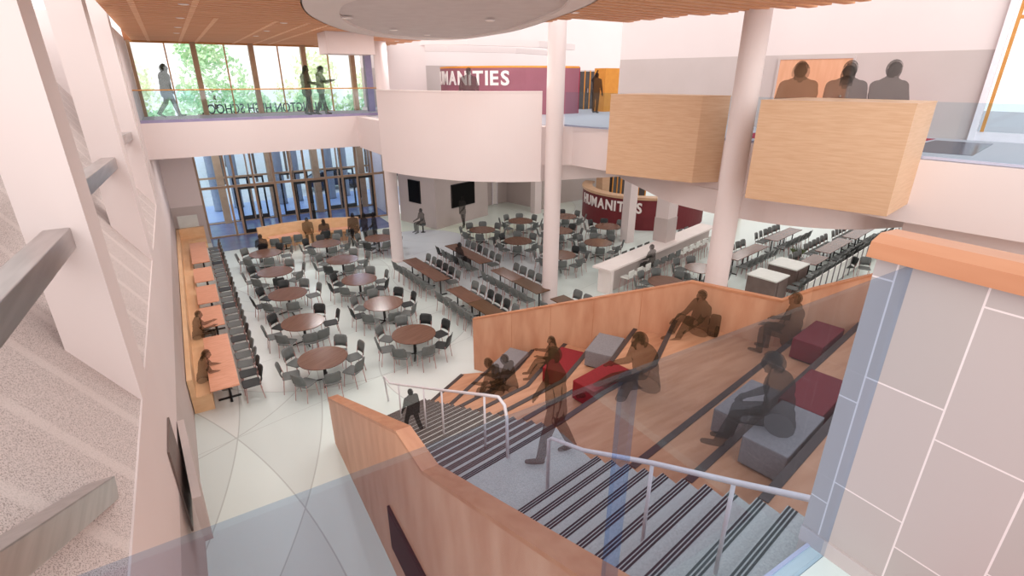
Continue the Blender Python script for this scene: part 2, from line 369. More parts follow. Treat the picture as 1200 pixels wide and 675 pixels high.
# bridge over the entrance with its guard and windows
struct('floor_bridge', MB().box(-1.1, 9.2, 23.2, 27.25, 5.24, 6.5), M['white'])
struct('trim_bridge_carpet', MB().box(-1.08, 9.2, 23.35, 27.0, 6.5, 6.52), M['ufloor'])
WIN_Y = 27.0
struct('trim_window_head', MB().box(-1.1, 9.4, WIN_Y, WIN_Y+.3, 9.36, 9.8), M['slatback'])
def window_set():
    xs_thick = [1.21, 3.39, 5.54, 7.74]
    xs_thin = [0.2, 2.35, 4.47, 6.61]
    edges = [-.95]+sorted(xs_thick)+[8.95]
    for k in range(5):
        a, b = edges[k], edges[k+1]
        w = bpy.data.objects.new('window_%d' % (k+1), None); COL.objects.link(w); w.location = ((a+b)/2, WIN_Y, 6.5); w['kind'] = 'structure'
        fm = MB(); fm.box(b-.10, b+.10, WIN_Y-.12, WIN_Y+.18, 6.5, 9.37) if k < 4 else fm.box(b-.06, b+.06, WIN_Y-.12, WIN_Y+.1, 6.5, 9.37)
        if k == 0: fm.box(a-.1, a+.02, WIN_Y-.12, WIN_Y+.18, 6.5, 9.37)
        part(w, 'frame', fm, M['brown'])
        bm_ = MB(); bm_.box(a+.03, b-.03, WIN_Y-.03, WIN_Y+.03, 9.30, 9.37)
        for x in xs_thin:
            if a < x < b: bm_.box(x-.025, x+.025, WIN_Y-.04, WIN_Y+.04, 6.5, 9.37)
        part(w, 'glazing_bar', bm_, M['amber'])
        part(w, 'pane', MB().box(a+.02, b-.1, WIN_Y+.05, WIN_Y+.06, 6.5, 9.37), M['pane'])
window_set()
r_ = thing('glass_guard', 'teal tinted glass guard along the bridge edge with an amber handrail', 'guard rail', (3.5, 23.24, 6.5))
part(r_, 'pane', MB().box(-1.07, 8.0, 23.235, 23.25, 6.5, 7.57), M['teal'])
part(r_, 'handrail', MB().tube([(-1.07, 23.24, 7.60), (8.0, 23.24, 7.60)], .022), M['amber'])
part(r_, 'base_channel', MB().box(-1.07, 8.0, 23.215, 23.275, 6.5, 6.60), M['bluepost'])
solo('bridge_post', MB().box(7.92, 8.22, 25.6, 25.9, 6.52, 9.37), M['bluepost'], 'lilac grey metal post at the right end of the bridge windows', 'post', loc=(8.07, 25.75, 6.5))

# entrance screen at Y = 31.2 and the outer screen of the vestibule
def entrance():
    t = thing('entrance_screen', 'tall glazed entrance screen with tan mullions and three black double doors', 'glazed screen', (5.2, 31.2, 0))
    Y = 31.2
    part(t, 'head_rail', MB().box(.34, 10.2, Y-.06, Y+.06, 2.6, 2.72), M['tan']); part(t, 'sill_rail', MB().box(.34, 10.2, Y-.05, Y+.05, 0, .07).box(.34, 10.2, Y-.05, Y+.05, 4.9, 5.24), M['tan'])
    for x in (.38, 1.66, 2.04, 2.95, 3.96, 4.86, 5.6, 6.70, 7.64, 8.5, 9.46, 10.15):
        part(t, 'mullion', MB().box(x-.05, x+.05, Y-.08, Y+.08, 0, 5.24), M['tan'])
    part(t, 'pane', MB().box(.42, 10.1, Y-.006, Y+.006, 2.72, 4.9), M['bpane'])
    for a, b in ((.42, 1.6), (1.7, 2.0), (4.0, 4.8), (6.75, 7.6), (9.5, 10.1)): part(t, 'pane', MB().box(a, b, Y-.006, Y+.006, .07, 2.6), M['bpane'])
    for a, b in ((2.09, 3.91), (4.91, 6.65), (7.69, 9.41)):
        mid = (a+b)/2
        for x0, x1 in ((a, mid), (mid, b)):
            d = part(t, 'door', MB().box(x0, x0+.09, Y-.04, Y+.04, .02, 2.58).box(x1-.09, x1, Y-.04, Y+.04, .02, 2.58).box(x0+.09, x1-.09, Y-.04, Y+.04, 2.46, 2.58).box(x0+.09, x1-.09, Y-.04, Y+.04, .02, .26), M['black'])
            part(d, 'pane', MB().box(x0+.09, x1-.09, Y-.005, Y+.005, .26, 2.46), M['bpane'])
            hx = x1-.05 if x0 == a else x0+.05
            part(d, 'handle', MB().tube([(hx, Y-.09, .9), (hx, Y-.09, 1.3)], .015), M['steel'])
    Y = 34.5
    t = thing('outer_screen', 'outer glazed screen of the vestibule behind the entrance doors', 'glazed screen', (5.2, Y, 0))
    part(t, 'head_rail', MB().box(.3, 10.3, Y-.06, Y+.06, 2.6, 2.7).box(.3, 10.3, Y-.06, Y+.06, 0, .05), M['brown'])
    for x in (1.5, 4.25, 6.85, 9.7): part(t, 'column_cladding', MB().box(x-.19, x+.19, Y-.25, Y+.25, 0, 5.24), M['brown'])
    for x in (.35, 3.0, 5.5, 8.2, 10.25): part(t, 'mullion', MB().box(x-.04, x+.04, Y-.06, Y+.06, 0, 5.24), M['tan'])
    for a, b in ((2.1, 3.8), (4.7, 6.35), (7.4, 9.2)):
        mid = (a+b)/2
        for x0, x1 in ((a, mid), (mid, b)):
            d = part(t, 'door', MB().box(x0, x0+.1, Y-.04, Y+.04, .02, 2.62).box(x1-.1, x1, Y-.04, Y+.04, .02, 2.62).box(x0+.1, x1-.1, Y-.04, Y+.04, 2.5, 2.62).box(x0+.1, x1-.1, Y-.04, Y+.04, .02, .28), M['black'])
    part(t, 'pane', MB().box(.4, 10.2, Y+.05, Y+.06, .05, 5.2), M['bpane'])
entrance()
struct('wall_vestibule', MB().box(10.3, 10.6, 30.6, 35, 0, 5.24), M['white'])
struct('ceiling_vestibule', MB().box(-1.1, 10.6, 27.25, 35.2, 5.24, 5.6), M['white'])

# ------------------------------------------------------------------ outside
struct('ground_outside', MB().box(-60, 90, 40.0, 75, -.35, -.02), M['pave'])
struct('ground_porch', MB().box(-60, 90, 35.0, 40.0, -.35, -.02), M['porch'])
struct('ground_lawn', MB().box(-60, 90, 75, 140, -.35, -.03), M['grass'])
for i, x in enumerate((1.3, 2.5, 5.2, 6.3, 8.5, 9.6)):
    solo('porch_column', MB().lathe((x, 38.2+.4*(i % 2)), [(.30, 0), (.28, .1), (.28, 5.6)], 20), M['concrete'],
         'round grey concrete porch column outside, %s from the left through the entrance glass' % ('first', 'second', 'third', 'fourth', 'fifth', 'sixth')[i], 'column', 'porch columns', True, loc=(x, 38.2+.4*(i % 2), 0))
def car(x, y, label):
    t = thing('car', label, 'car', (x, y, 0))
    b = MB(); b.extrude([(x-2.1, y, .35), (x+2.1, y, .35), (x+2.15, y, .8), (x+1.2, y, .95), (x+.7, y, 1.45), (x-1.0, y, 1.45), (x-1.6, y, .98), (x-2.1, y, .85)], (0, 1.7, 0)); b.bevel(.05); part(t, 'body', b, M['car'], label='dark blue car body')
    part(t, 'window', MB().extrude([(x-1.35, y-.015, .98), (x+.95, y-.015, .98), (x+.6, y-.015, 1.38), (x-.95, y-.015, 1.38)], (0, .03, 0)), M['screen'])
    for dx in (-1.3, 1.3):
        for dy in (.12, 1.58):
            w = MB(); w.tube([(x+dx, y+dy-.1, .33), (x+dx, y+dy+.1, .33)], .33, 18); part(t, 'wheel', w, M['black'])
car(9.6, 41.0, 'dark parked car seen through the right end of the entrance glass'); car(17, 42.5, 'dark parked car standing beyond the entrance on the right')
def tree(x, y, h, rr, seed, lm, label):
    rnd = random.Random(seed); t = thing('tree', label, 'tree', (x, y, 0), group='trees outside the windows')
    part(t, 'trunk', MB().tube([(x, y, 0), (x+.1, y, h*.3), (x-.05, y, h*.6)], [.28, .2, .1]), M['bark'])
    b = bmesh.new()
    blobs = [(Vector((x, y, h*.64))+Vector((rnd.uniform(-1, 1)*rr*.6, rnd.uniform(-1, 1)*rr*.6, rnd.uniform(-.5, 1)*h*.26)), rr*rnd.uniform(.4, .62)) for _ in range(9)]
    for c, r in blobs:
        for _ in range(190):
            d = Vector((rnd.gauss(0, 1), rnd.gauss(0, 1), rnd.gauss(0, 1))).normalized(); p = c+d*r*rnd.uniform(.6, 1.05)
            u = Vector((rnd.gauss(0, 1), rnd.gauss(0, 1), rnd.gauss(0, 1))).normalized()*rnd.uniform(.12, .26); w = u.orthogonal()
            b.faces.new([b.verts.new(p+u), b.verts.new(p+w*.6), b.verts.new(p-u), b.verts.new(p-w*.6)])
    mb = MB(); mb.b.free(); mb.b = b; part(t, 'crown', mb, lm)
for i, (x, y, h, r, l, w) in enumerate(((-4, 56, 10, 3.0, 0, 'wide pale green tree outside at the left end of the bridge windows'), (3.5, 58, 11.5, 3.0, 1, 'deep green tree outside behind the first wide bridge mullion'),
        (11, 56, 10.5, 3.0, 0, 'pale tree outside framed by the second bridge window'), (18.5, 58, 11.8, 3.2, 0, 'tall pale tree outside near the middle of the bridge windows'),
        (26, 56, 10, 3.0, 1, 'deep green tree outside behind the two people on the bridge'), (33.5, 58, 11, 3.2, 0, 'pale tree outside toward the right end of the bridge windows'))):
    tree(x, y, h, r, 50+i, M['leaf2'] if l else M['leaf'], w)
for i, (x, w, l) in enumerate(((-5, 10, 'left'), (6, 11, 'middle'), (18, 12, 'right'))):
    rnd = random.Random(i); b = bmesh.new()
    for _ in range(2600):
        p = Vector((x+rnd.uniform(-.5, .5)*w, 48+rnd.uniform(-1, 1), 0)); top = 6.6+.9*math.sin(p.x*1.3+i); p.z = rnd.uniform(3.4, top)
        u = Vector((rnd.gauss(0, 1), rnd.gauss(0, 1), rnd.gauss(0, 1))).normalized()*rnd.uniform(.12, .26); v = u.orthogonal()
        b.faces.new([b.verts.new(p+u), b.verts.new(p+v*.6), b.verts.new(p-u), b.verts.new(p-v*.6)])
    mb = MB(); mb.b.free(); mb.b = b
    t = thing('hedge_tree', 'clipped leafy screen of trees outside, %s of the three' % l, 'tree', (x, 48, 0), group='leafy screens outside')
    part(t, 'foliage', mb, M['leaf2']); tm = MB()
    for k in range(4): tm.tube([(x+(k-1.5)*w*.22, 48, 0), (x+(k-1.5)*w*.22, 48, 5.4)], .1)
    part(t, 'trunk', tm, M['bark'])

# ------------------------------------------------------------------ text
def text_mesh(s, size, bold=.0, ext=.015):
    c = bpy.data.curves.new('txt', 'FONT'); c.body = s; c.size = size; c.extrude = ext; c.offset = bold; c.align_x = 'LEFT'; c.resolution_u = 3
    o = bpy.data.objects.new('txt', c); COL.objects.link(o); dg = bpy.context.evaluated_depsgraph_get(); dg.update()
    me = bpy.data.meshes.new_from_object(o.evaluated_get(dg)); bpy.data.objects.remove(o); bpy.data.curves.remove(c); return me
def arc_text(s, c, r, a0, a1, size, z, out, gap=.12):
    """upright letters round a drum, fitted between angles a0 and a1"""
    L = []
    for ch in s:
        me = text_mesh(ch, size, .014*size/.5); xs = [v.co.x for v in me.vertices]; L.append((me, min(xs), max(xs)))
    tot = sum(b-a for _, a, b in L)+gap*size*(len(L)-1); k = R(a1-a0)*r/tot; pos = 0
    for me, x0, x1 in L:
        ang = a0+math.degrees((pos+(x1-x0)/2)*k/r); n = dirv(ang); td = Vector((-n.y, n.x))
        me.transform(Matrix.Translation((-(x0+x1)/2, 0, 0))); me.transform(Matrix.Diagonal((k, 1, 1, 1)))
        me.transform(Matrix(((td.x, 0, n.x, c[0]+n.x*r), (td.y, 0, n.y, c[1]+n.y*r), (0, 1, 0, z), (0, 0, 0, 1)))); out.b.from_mesh(me); bpy.data.meshes.remove(me)
        pos += x1-x0+gap*size
me = text_mesh('ARLINGTON HIGH SCHOOL', .5, .004, .03)
w = max(v.co.x for v in me.vertices)
xr = ony(386, 133, 29.6).x; xl = ony(238, 137, 29.6).x
k = (xr-xl)/w
me.transform(Matrix.Diagonal((k, 1.25, 1, 1))); me.transform(Matrix(((-1, 0, 0, xr), (0, 0, 1, 29.6), (0, 1, 0, 6.41), (0, 0, 0, 1))))
r_ = thing('sign_lettering', 'standing dark blue school name letters on the porch edge, seen from behind', 'sign', (4, 29.6, 5.6))
mb = MB(); mb.b.from_mesh(me); bpy.data.meshes.remove(me); part(r_, 'lettering', mb, M['car'])
part(r_, 'rail', MB().box(xl-.2, xr+.2, 29.57, 29.65, 6.29, 6.41).box(xl, xl+.06, 29.57, 29.63, 5.6, 6.29).box(xr-.06, xr, 29.57, 29.63, 5.6, 6.29), M['tan'])

# ------------------------------------------------------------------ upper floor on the right and the balcony
SE = lambda y: 11.4+(14.0-y)*math.tan(R(7))            # slab edge: x for a given y
BAL0 = [(6.6, 19.95), (6.80, 19.2), (7.05, 18.5), (7.54, 17.5), (8.11, 16.6), (8.79, 15.9), (9.52, 15.4), (10.42, 14.95)]
def spline(P, n=5):
    out = []
    for i in range(len(P)-1):
        p0, p1, p2, p3 = (Vector(P[max(0, min(len(P)-1, i+k-1))]) for k in range(4))
        for j in range(n):
            t_ = j/n; q = .5*((2*p1)+(p2-p0)*t_+(2*p0-5*p1+4*p2-p3)*t_*t_+(3*p1-p0-3*p2+p3)*t_**3); out.append((q.x, q.y))
    return out+[tuple(P[-1])]
BAL = spline(BAL0)
def upper():
    pl = [(SE(-4), -4), (SE(3), 3), (SE(9), 9), (SE(14.4), 14.4)] + BAL[::-1] + [(6.6, 23.2), (9.2, 23.2), (9.2, 31), (34, 31), (34, -4)]
    struct('floor_upper', MB().prism(pl, 5.2, 6.48), M['white'])
    pl2 = [(SE(-4)+.12, -4), (SE(9)+.12, 9), (SE(14.2)+.15, 14.6), (7.6, 18.4), (7.0, 20), (7.0, 23.2), (9.2, 23.2), (9.2, 30.8), (33.8, 30.8), (33.8, -4)]
    struct('trim_upper_carpet', MB().prism(pl2, 6.48, 6.5), M['ufloor'])
    t = thing('balcony_parapet', 'smooth white curved balcony parapet bulging into the hall', 'parapet', (8.5, 16.4, 4.7))
    m_ = MB(); m_.wall(BAL, .14, 4.66, 7.57, -1); part(t, 'parapet_panel', m_, M['white'])
    part(t, 'coping', MB().wall(BAL, .16, 7.57, 7.60, -1), M['ledge'])
    low = [(10.40, 14.97), (11.2, 14.78), (12.2, 14.55), (13.5, 14.2)]
    struct('trim_balcony_soffit', MB().wall(low, .14, 4.64, 5.3, 1), M['white'])
    arc = [(13.5, 14.2), (12.6, 12.0), (12.0, 10.5), (11.93, 9.4), (12.02, 8.3), (12.45, 7.1), (13.4, 6.05), (14.8, 5.45)]; arc = spline(arc)
    struct('trim_ceiling_drum', MB().wall(arc, .14, 4.58, 5.22, 1), M['white'])
    struct('ceiling_dining', MB().prism([(p[0]+.1, p[1]) for p in arc]+[(34, 5.4), (34, 31), (11, 31), (11, 14.9)], 5.05, 5.2), M['white'])
    struct('wall_under_balcony', MB().box(13.2, 16.5, -4, 4.9, 0, 5.2), M['white'])
upper()
# glass guards along the slab edge
def guard(a, b, label, group='glass guards of the upper floor'):
    t = thing('glass_guard', label, 'guard rail', ((a[0]+b[0])/2, (a[1]+b[1])/2, 6.5), group=group)
    part(t, 'pane', MB().wall([a, b], .012, 6.5, 7.57, 1), M['teal']); part(t, 'base_channel', MB().wall([a, b], .04, 6.5, 6.55, 1), M['channel'])
guard((11.06, 14.5), (SE(11.6)+.05, 11.6), 'tinted glass guard between the white parapet and the first maple box')
guard((SE(9.0)+.05, 9.0), (SE(7.0)+.05, 7.0), 'tinted glass guard between the two maple boxes')
guard((SE(4.7)+.05, 4.7), (SE(-1)+.05, -1), 'tinted glass guard right of the second maple box')
# maple boxes hung on the slab edge
def maple(pts, z0, z1, label):
    c = ((pts[0][0]+pts[1][0])/2, (pts[0][1]+pts[1][1])/2, z0)
    t = thing('balcony_box', label, 'balcony box', c, group='maple boxes on the slab edge')
    part(t, 'cladding', MB().prism(pts, z0, z1), M['maple']); q = [Vector(p) for p in pts]; cen = sum(q, Vector((0, 0)))/4
    part(t, 'rim', MB().prism([p+(p-cen).normalized()*.01 for p in q], z1, z1+.02), M['maple'])
maple([(10.33, 11.49), (11.31, 9.20), (SE(8.9)+.0, 8.92), (SE(11.5), 11.6)], 5.42, 7.57, 'maple clad balcony box nearer the white parapet')
maple([(10.2, 6.84), (11.02, 4.40), (SE(4.67), 4.69), (SE(6.9)-.02, 7.1)], 5.58, 7.57, 'maple clad balcony box in front of the three seated people')
struct('trim_navy_inlay', MB().prism([(13.6, 5.6), (16.6, 6.0), (16.9, 4.9), (13.9, 4.3)], 6.5, 6.506), M['car'])
struct('trim_red_inlay', MB().prism([(12.9, 9.5), (16.2, 9.9), (17.0, 6.15), (13.5, 5.75)], 6.5, 6.506), M['carpet'])
# walls of the upper floor
A0, A1 = Vector((15.1, 16.4)), Vector((17.45, 5.74)); wd = (A1-A0).normalized()
A2 = A0-wd*1.0; B1 = A1+wd*.12
struct('wall_upper_right', MB().wall([A0, B1], .3, 8.65, 12.6, 1), M['white'])
struct('wall_upper_right_lower', MB().wall([A0, B1], .3, 6.5, 8.65, 1), M['grey'])
t = thing('office_door', 'peach timber door in the grey wall behind the seated people', 'door', (*(A0+wd*5.9), 6.5))
def onwall(x, z=8.0):      # where the vertical through image column x meets the upper right wall
    d = ray(x, 90); n = Vector((-wd.y, wd.x)); s = A0.dot(n)/Vector((d.x, d.y)).dot(n); return Vector((d.x*s, d.y*s))
p0, p1 = onwall(912), onwall(996)
nn = Vector((wd.y, -wd.x));
if nn.dot(A0) > 0: nn = -nn
t.location = ((p0.x+p1.x)/2, (p0.y+p1.y)/2, 6.5)
part(t, 'door_leaf', MB().prism([p0, p1, p1+nn*.05, p0+nn*.05], 6.52, 8.52), M['peach'])
e = wd*.06
part(t, 'door_frame', MB().prism([p0-e, p0, p0+nn*.07, p0-e+nn*.07], 6.5, 8.58).prism([p1, p1+e, p1+e+nn*.07, p1+nn*.07], 6.5, 8.58).prism([p0, p1, p1+nn*.07, p0+nn*.07], 8.52, 8.58), M['grey'])
part(t, 'handle', MB().ball((*(p1-wd*.12+nn*.09), 7.5), .04), M['steel'])
# bright window at far right
W0 = B1; W1 = W0+wd*5.2
w = bpy.data.objects.new('window_6', None); COL.objects.link(w); w.location = (*((W0+W1)/2), 6.5); w['kind'] = 'structure'
wm = MB(); wm.prism([W0, W0+wd*.14, W0+wd*.14+nn*.12, W0+nn*.12], 6.5, 12.4); wm.prism([W0+wd*.14, W1, W1+nn*.06, W0+wd*.14+nn*.06], 6.5, 6.72)
part(w, 'frame', wm, M['rail'])
wm = MB(); wm.prism([W0+wd*.2, W0+wd*.27, W0+wd*.27+nn*.08, W0+wd*.2+nn*.08], 6.72, 12.4)
for kk in (1.5, 2.9): wm.prism([W0+wd*kk, W0+wd*(kk+.07), W0+wd*(kk+.07)+nn*.08, W0+wd*kk+nn*.08], 6.72, 12.4)
wm.prism([W0+wd*.2, W1, W1+nn*.05, W0+wd*.2+nn*.05], 9.3, 9.38); part(w, 'glazing_bar', wm, M['amber'])
part(w, 'pane', MB().prism([W0+wd*.1, W1, W1-nn*.01, W0+wd*.1-nn*.01], 6.7, 12.4), M['pane'])
bb = thing('brick_building', 'red brick building glimpsed through the bright window at far right', 'building', (36, 4, 0))
part(bb, 'wall', MB().box(34, 44, -4, 5.0, 0, 11), M['brick']); part(bb, 'roof', MB().box(33.7, 44.3, -4.3, 5.3, 11, 11.4), M['concrete'])
for yy in (0, 2.6): part(bb, 'window', MB().box(33.95, 34.05, yy, yy+1.4, 8.0, 10.0), M['rail'])
# far walls of the upper floor
struct('wall_upper_back', MB().box(9.2, 30, 30.2, 30.6, 8.5, 13.5), M['white'])
struct('wall_upper_back_lower', MB().box(9.2, 30, 30.2, 30.6, 6.5, 8.5), M['grey'])
q0, q1 = ony(458, 80, 25.4), ony(499, 80, 25.4)
struct('wall_upper_panel', MB().box(q0.x-.3, q1.x, 25.4, 25.6, 6.5, 9.7), M['white'])
q0, q1 = ony(499, 80, 27.5), ony(524, 80, 27.5)
struct('wall_upper_grey', MB().box(q0.x, q1.x+.6, 27.5, 27.7, 6.5, 8.6), M['grey'])
struct('ceiling_upper_bulkhead', MB().wall([(9.6, 26), (12.5, 24.2), (16.5, 24.0), (20, 25.5)], .2, 9.45, 9.75, 1).wall([(9.6, 28), (12.5, 26.4), (16.5, 26.2), (20, 27.7)], .2, 9.25, 9.5, 1), M['white'])
# lockers and the drum with lettering on the upper floor
DC, DR = (14.9, 23.4), 3.85
t = thing('drum_wall', 'upper maroon drum wall with white lettering and an orange top edge', 'drum wall', (*DC, 6.5), group='lettered drum walls')
ring = [(DC[0]+DR*math.cos(R(a)), DC[1]+DR*math.sin(R(a))) for a in range(150, 284, 4)]
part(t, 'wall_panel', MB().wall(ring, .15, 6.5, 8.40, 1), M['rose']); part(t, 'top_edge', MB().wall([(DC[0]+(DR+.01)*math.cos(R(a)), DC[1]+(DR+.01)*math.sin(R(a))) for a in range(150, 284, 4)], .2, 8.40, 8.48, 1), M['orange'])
lm = MB(); arc_text('HUMANITIES', DC, DR+.02, 153, 231.6, .80, 7.72, lm); part(t, 'lettering', lm, M['letter'])
pe = ring[-1]
part(t, 'end_trim', MB().prism([pe, (pe[0]+.06, pe[1]+.02), (pe[0]+.06, pe[1]+.6), (pe[0], pe[1]+.6)], 6.5, 8.44), M['carpet'])
L0, L1 = onz(683, 128, 6.5), onz(707, 127, 6.5)
ld = (L1-L0).to_2d().normalized(); ln = Vector((-ld.y, ld.x)); lw = (L1-L0).length/4
for i in range(4):
    a = L0.to_2d()+ld*lw*i; t = thing('locker', 'tall dark locker with orange edging, %s of the row beside the maroon drum' % ('leftmost', 'second', 'third', 'rightmost')[i], 'locker', (*(a+ld*lw/2), 6.5), group='lockers on the upper floor')
    part(t, 'carcass', MB().prism([a, a+ld*lw*.98, a+ld*lw*.98+ln*.4, a+ln*.4], 6.5, 8.3), M['locker'])
    part(t, 'edging', MB().prism([a-ln*.02, a+ld*lw*.16-ln*.02, a+ld*lw*.16, a], 6.5, 8.34), M['orange'])
    part(t, 'handle', MB().box(a.x+.2, a.x+.26, a.y-.04, a.y, 7.3, 7.5), M['steel'])
Q0, Q1 = onz(707, 131, 6.5), onz(724, 130.5, 6.5)
solo('orange_cupboard', MB().box(Q0.x, Q1.x+.05, Q0.y, Q0.y+.8, 6.5, 8.42), M['orange'], 'plain orange cupboard end at the right of the dark lockers', 'cupboard', loc=(Q0.x+.3, Q0.y+.3, 6.5))

# ------------------------------------------------------------------ ceiling: slats, oval cloud
def ceiling():
    pl = [(-.85, 5.5), (11.75, 5.5), (11.2, 7.7), (10.75, 9.6), (10.7, 11.5), (8.8, 12.4), (8.8, 27), (-.85, 27)]
    struct('ceiling', MB().prism(pl, 9.55, 9.75), M['slatback'])
    m_ = MB(); y = 5.6; i = 0; bt = MB()
    bx = [ony(a_, 46.5, 27.0).x for a_ in (173.75, 210, 228.75, 272.5)]+[3.55, 4.15, 6.1, 6.7]
    while y < 26.85:
        xr_ = 8.8 if y > 11.6 else (10.72 if y > 9.4 else 11.2 if y > 7.6 else 11.7)
        xr_ += .3*((i*7) % 5)/5
        m_.box(-.85, xr_, y, y+.2, 9.37, 9.53)
        for x in bx:
            if y > 8 and not (1.2 < x < 7.6 and y < 15.8): bt.box(x-.055, x+.055, y+.03, y+.17, 9.355, 9.37)
        y += .36; i += 1
    struct('ceiling_slats', m_, M['slat']); struct('trim_ceiling_battens', bt, M['batten'])
ceiling()
OV = [(1.75, 7.2), (1.8, 8.47), (2.42, 10.65), (3.7, 13.2), (5.2, 14.9), (6.6, 15.35), (7.25, 14.6), (7.25, 12.9), (7.0, 11.0), (6.05, 8.08), (5.31, 6.3), (4.2, 4.8), (2.8, 4.4), (2.0, 5.4)]
def catmull(P, n=5):
    out = []
    for i in range(len(P)):
        p0, p1, p2, p3 = (Vector(P[(i+k-1) % len(P)]) for k in range(4))
        for j in range(n):
            t_ = j/n; out.append(.5*((2*p1)+(p2-p0)*t_+(2*p0-5*p1+4*p2-p3)*t_*t_+(3*p1-p0-3*p2+p3)*t_**3))
    return out
ov = catmull(OV); oc = sum(ov, Vector((0, 0)))/len(ov)
t = thing('ceiling_cloud', 'large white oval ceiling cloud hanging below the cedar slats', 'ceiling panel', (oc.x, oc.y, 9.0))
inner = [oc+(p-oc)*.83+Vector((.25, .35)) for p in ov]
part(t, 'rim', MB().wall(ov+[ov[0]], .02, 9.0, 9.36, -1), M['ledge'])
m_ = MB()
n_ = len(ov); A_ = [m_.b.verts.new((*p, 9.0)) for p in ov]; B_ = [m_.b.verts.new((*p, 9.0)) for p in inner]; C_ = [m_.b.verts.new((*p, 9.04)) for p in inner]
for i in range(n_):
    m_.b.faces.new((A_[i], A_[(i+1) % n_], B_[(i+1) % n_], B_[i])); m_.b.faces.new((B_[i], B_[(i+1) % n_], C_[(i+1) % n_], C_[i]))
part(t, 'soffit_ring', m_, M['ledge'])
part(t, 'centre_panel', MB().prism(inner, 9.04, 9.07), M['cloudc'])
solo('ceiling_bulkhead', MB().box(4.55, 6.1, 18.5, 19.6, 8.72, 9.37), M['white'], 'white boxed bulkhead hanging from the slats behind the oval cloud', 'bulkhead', loc=(5.3, 19, 9.37))

# ------------------------------------------------------------------ columns
for (x, y), r, z1, lab in (((7.62, 22.5), .27, 9.37, 'tall round white column beside the entrance, left of the three'), ((10.72, 14.6), .29, 12.0, 'tall round white column at the middle of the picture, in front of the curved parapet'), ((11.42, 8.08), .29, 12.0, 'tall round white column between the two maple boxes')):
    t = thing('column', lab, 'column', (x, y, 0), group='round columns of the hall')
    part(t, 'shaft', MB().lathe((x, y), [(r, 0), (r, z1)], 40), M['white'], smooth=False); part(t, 'base_ring', MB().lathe((x, y), [(r+.02, 0), (r+.02, .1), (r, .11)], 40), M['white'])
for x, y, s, lab in ((18.95, 19.1, .5, 'square white column left of the bar pillar, before the lettered drum'), (18.4, 26.8, .5, 'square white column far back near the grey walls')):
    solo('square_column', MB().box(x-s/2, x+s/2, y-s/2, y+s/2, 0, 5.05), M['white'], lab, 'column', loc=(x, y, 0))
t = thing('bar_pillar', 'square pillar with a grey lower half rising through the white bar', 'pillar', (17.95, 15.75, 1.12))
part(t, 'shaft', MB().obox((17.95, 15.75), 12, .78, .62, 2.2, 5.05), M['white']); part(t, 'lower_cladding', MB().obox((17.95, 15.75), 12, .82, .66, 1.12, 2.2), M['grey'])

# ------------------------------------------------------------------ ground floor walls
def block():
    a, b, c = Vector((10.44, 29.61)), Vector((11.42, 26.53)), Vector((15.54, 27.93)); d = c+(a-b)
    struct('wall_block_lower', MB().prism([a, b, c, d], 0, 2.9), M['grey']); struct('wall_block', MB().prism([a, b, c, d], 2.9, 5.05), M['white'])
    for s, e, f0, f1, z0, z1, lab in ((b, c, .28, .72, 1.0, 2.35, 'wide black wall screen above the standing person'), (a, b, .30, .62, 1.3, 2.6, 'black wall screen just right of the left white column')):
        dd = (e-s); n = Vector((dd.y, -dd.x)).normalized()
        if n.dot(s) > 0: n = -n
        p, q = s+dd*f0, s+dd*f1; t = thing('wall_screen', lab, 'screen', (*((p+q)/2), z0), group='screens on the grey block')
        part(t, 'casing', MB().prism([p, q, q+n*.06, p+n*.06], z0, z1), M['black']); u = dd.normalized()*.03
        part(t, 'display', MB().prism([p+u+n*.06, q-u+n*.06, q-u+n*.065, p+u+n*.065], z0+.03, z1-.03), M['screen'])
block()
struct('wall_back', MB().wall([(16.0, 30.1), (18.47, 30.5), (19.3, 27.4)], .2, 0, 5.05, 1).wall([(20.9, 28.2), (28, 28.6)], .2, 0, 5.05, 1), M['grey'])
dp = Vector((17.3, 30.28))
t = thing('back_door', 'narrow bright glazed door slot in the far grey wall', 'door', (17.3, 30.2, 0)); part(t, 'pane', MB().box(17.2, 17.5, 30.2, 30.24, .05, 3.6), M['letter']); part(t, 'frame', MB().box(17.14, 17.2, 30.16, 30.26, 0, 3.66).box(17.5, 17.56, 30.16, 30.26, 0, 3.66), M['rail'])
# lettered drum on the ground floor
GC, GR = (23.7, 22.9), 3.68
t = thing('drum_counter', 'maroon drum wall with white lettering and a broad timber top, ground floor', 'drum wall', (*GC, 0), group='lettered drum walls')
def gring(r, a0=148, a1=305): return [(GC[0]+r*math.cos(R(a)), GC[1]+r*math.sin(R(a))) for a in range(a0, a1+1, 4)]
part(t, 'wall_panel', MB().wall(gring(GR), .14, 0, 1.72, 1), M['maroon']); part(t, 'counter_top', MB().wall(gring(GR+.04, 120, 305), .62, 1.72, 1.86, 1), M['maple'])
lm = MB(); arc_text('HUMANITIES', GC, GR+.02, 157, 225, .80, .99, lm); part(t, 'lettering', lm, M['letter'])
for i, (a, lab) in enumerate(((100, 'left'), (75, 'middle'), (52, 'right'))):
    c = (GC[0]+2.2*math.cos(R(a)), GC[1]+2.2*math.sin(R(a))); t = thing('locker', 'dark locker with orange edging inside the ground floor drum, %s one' % lab, 'locker', (*c, 0), group='lockers inside the drum')
    part(t, 'carcass', MB().obox(c, a+90, .95, .45, 0, 2.5), M['locker'])
    for k in (-.46, 0, .46): part(t, 'edging', MB().obox((c[0]+dirv(a+90).x*k-dirv(a).x*.24, c[1]+dirv(a+90).y*k-dirv(a).y*.24), a+90, .08, .04, 0, 2.55), M['orange'])
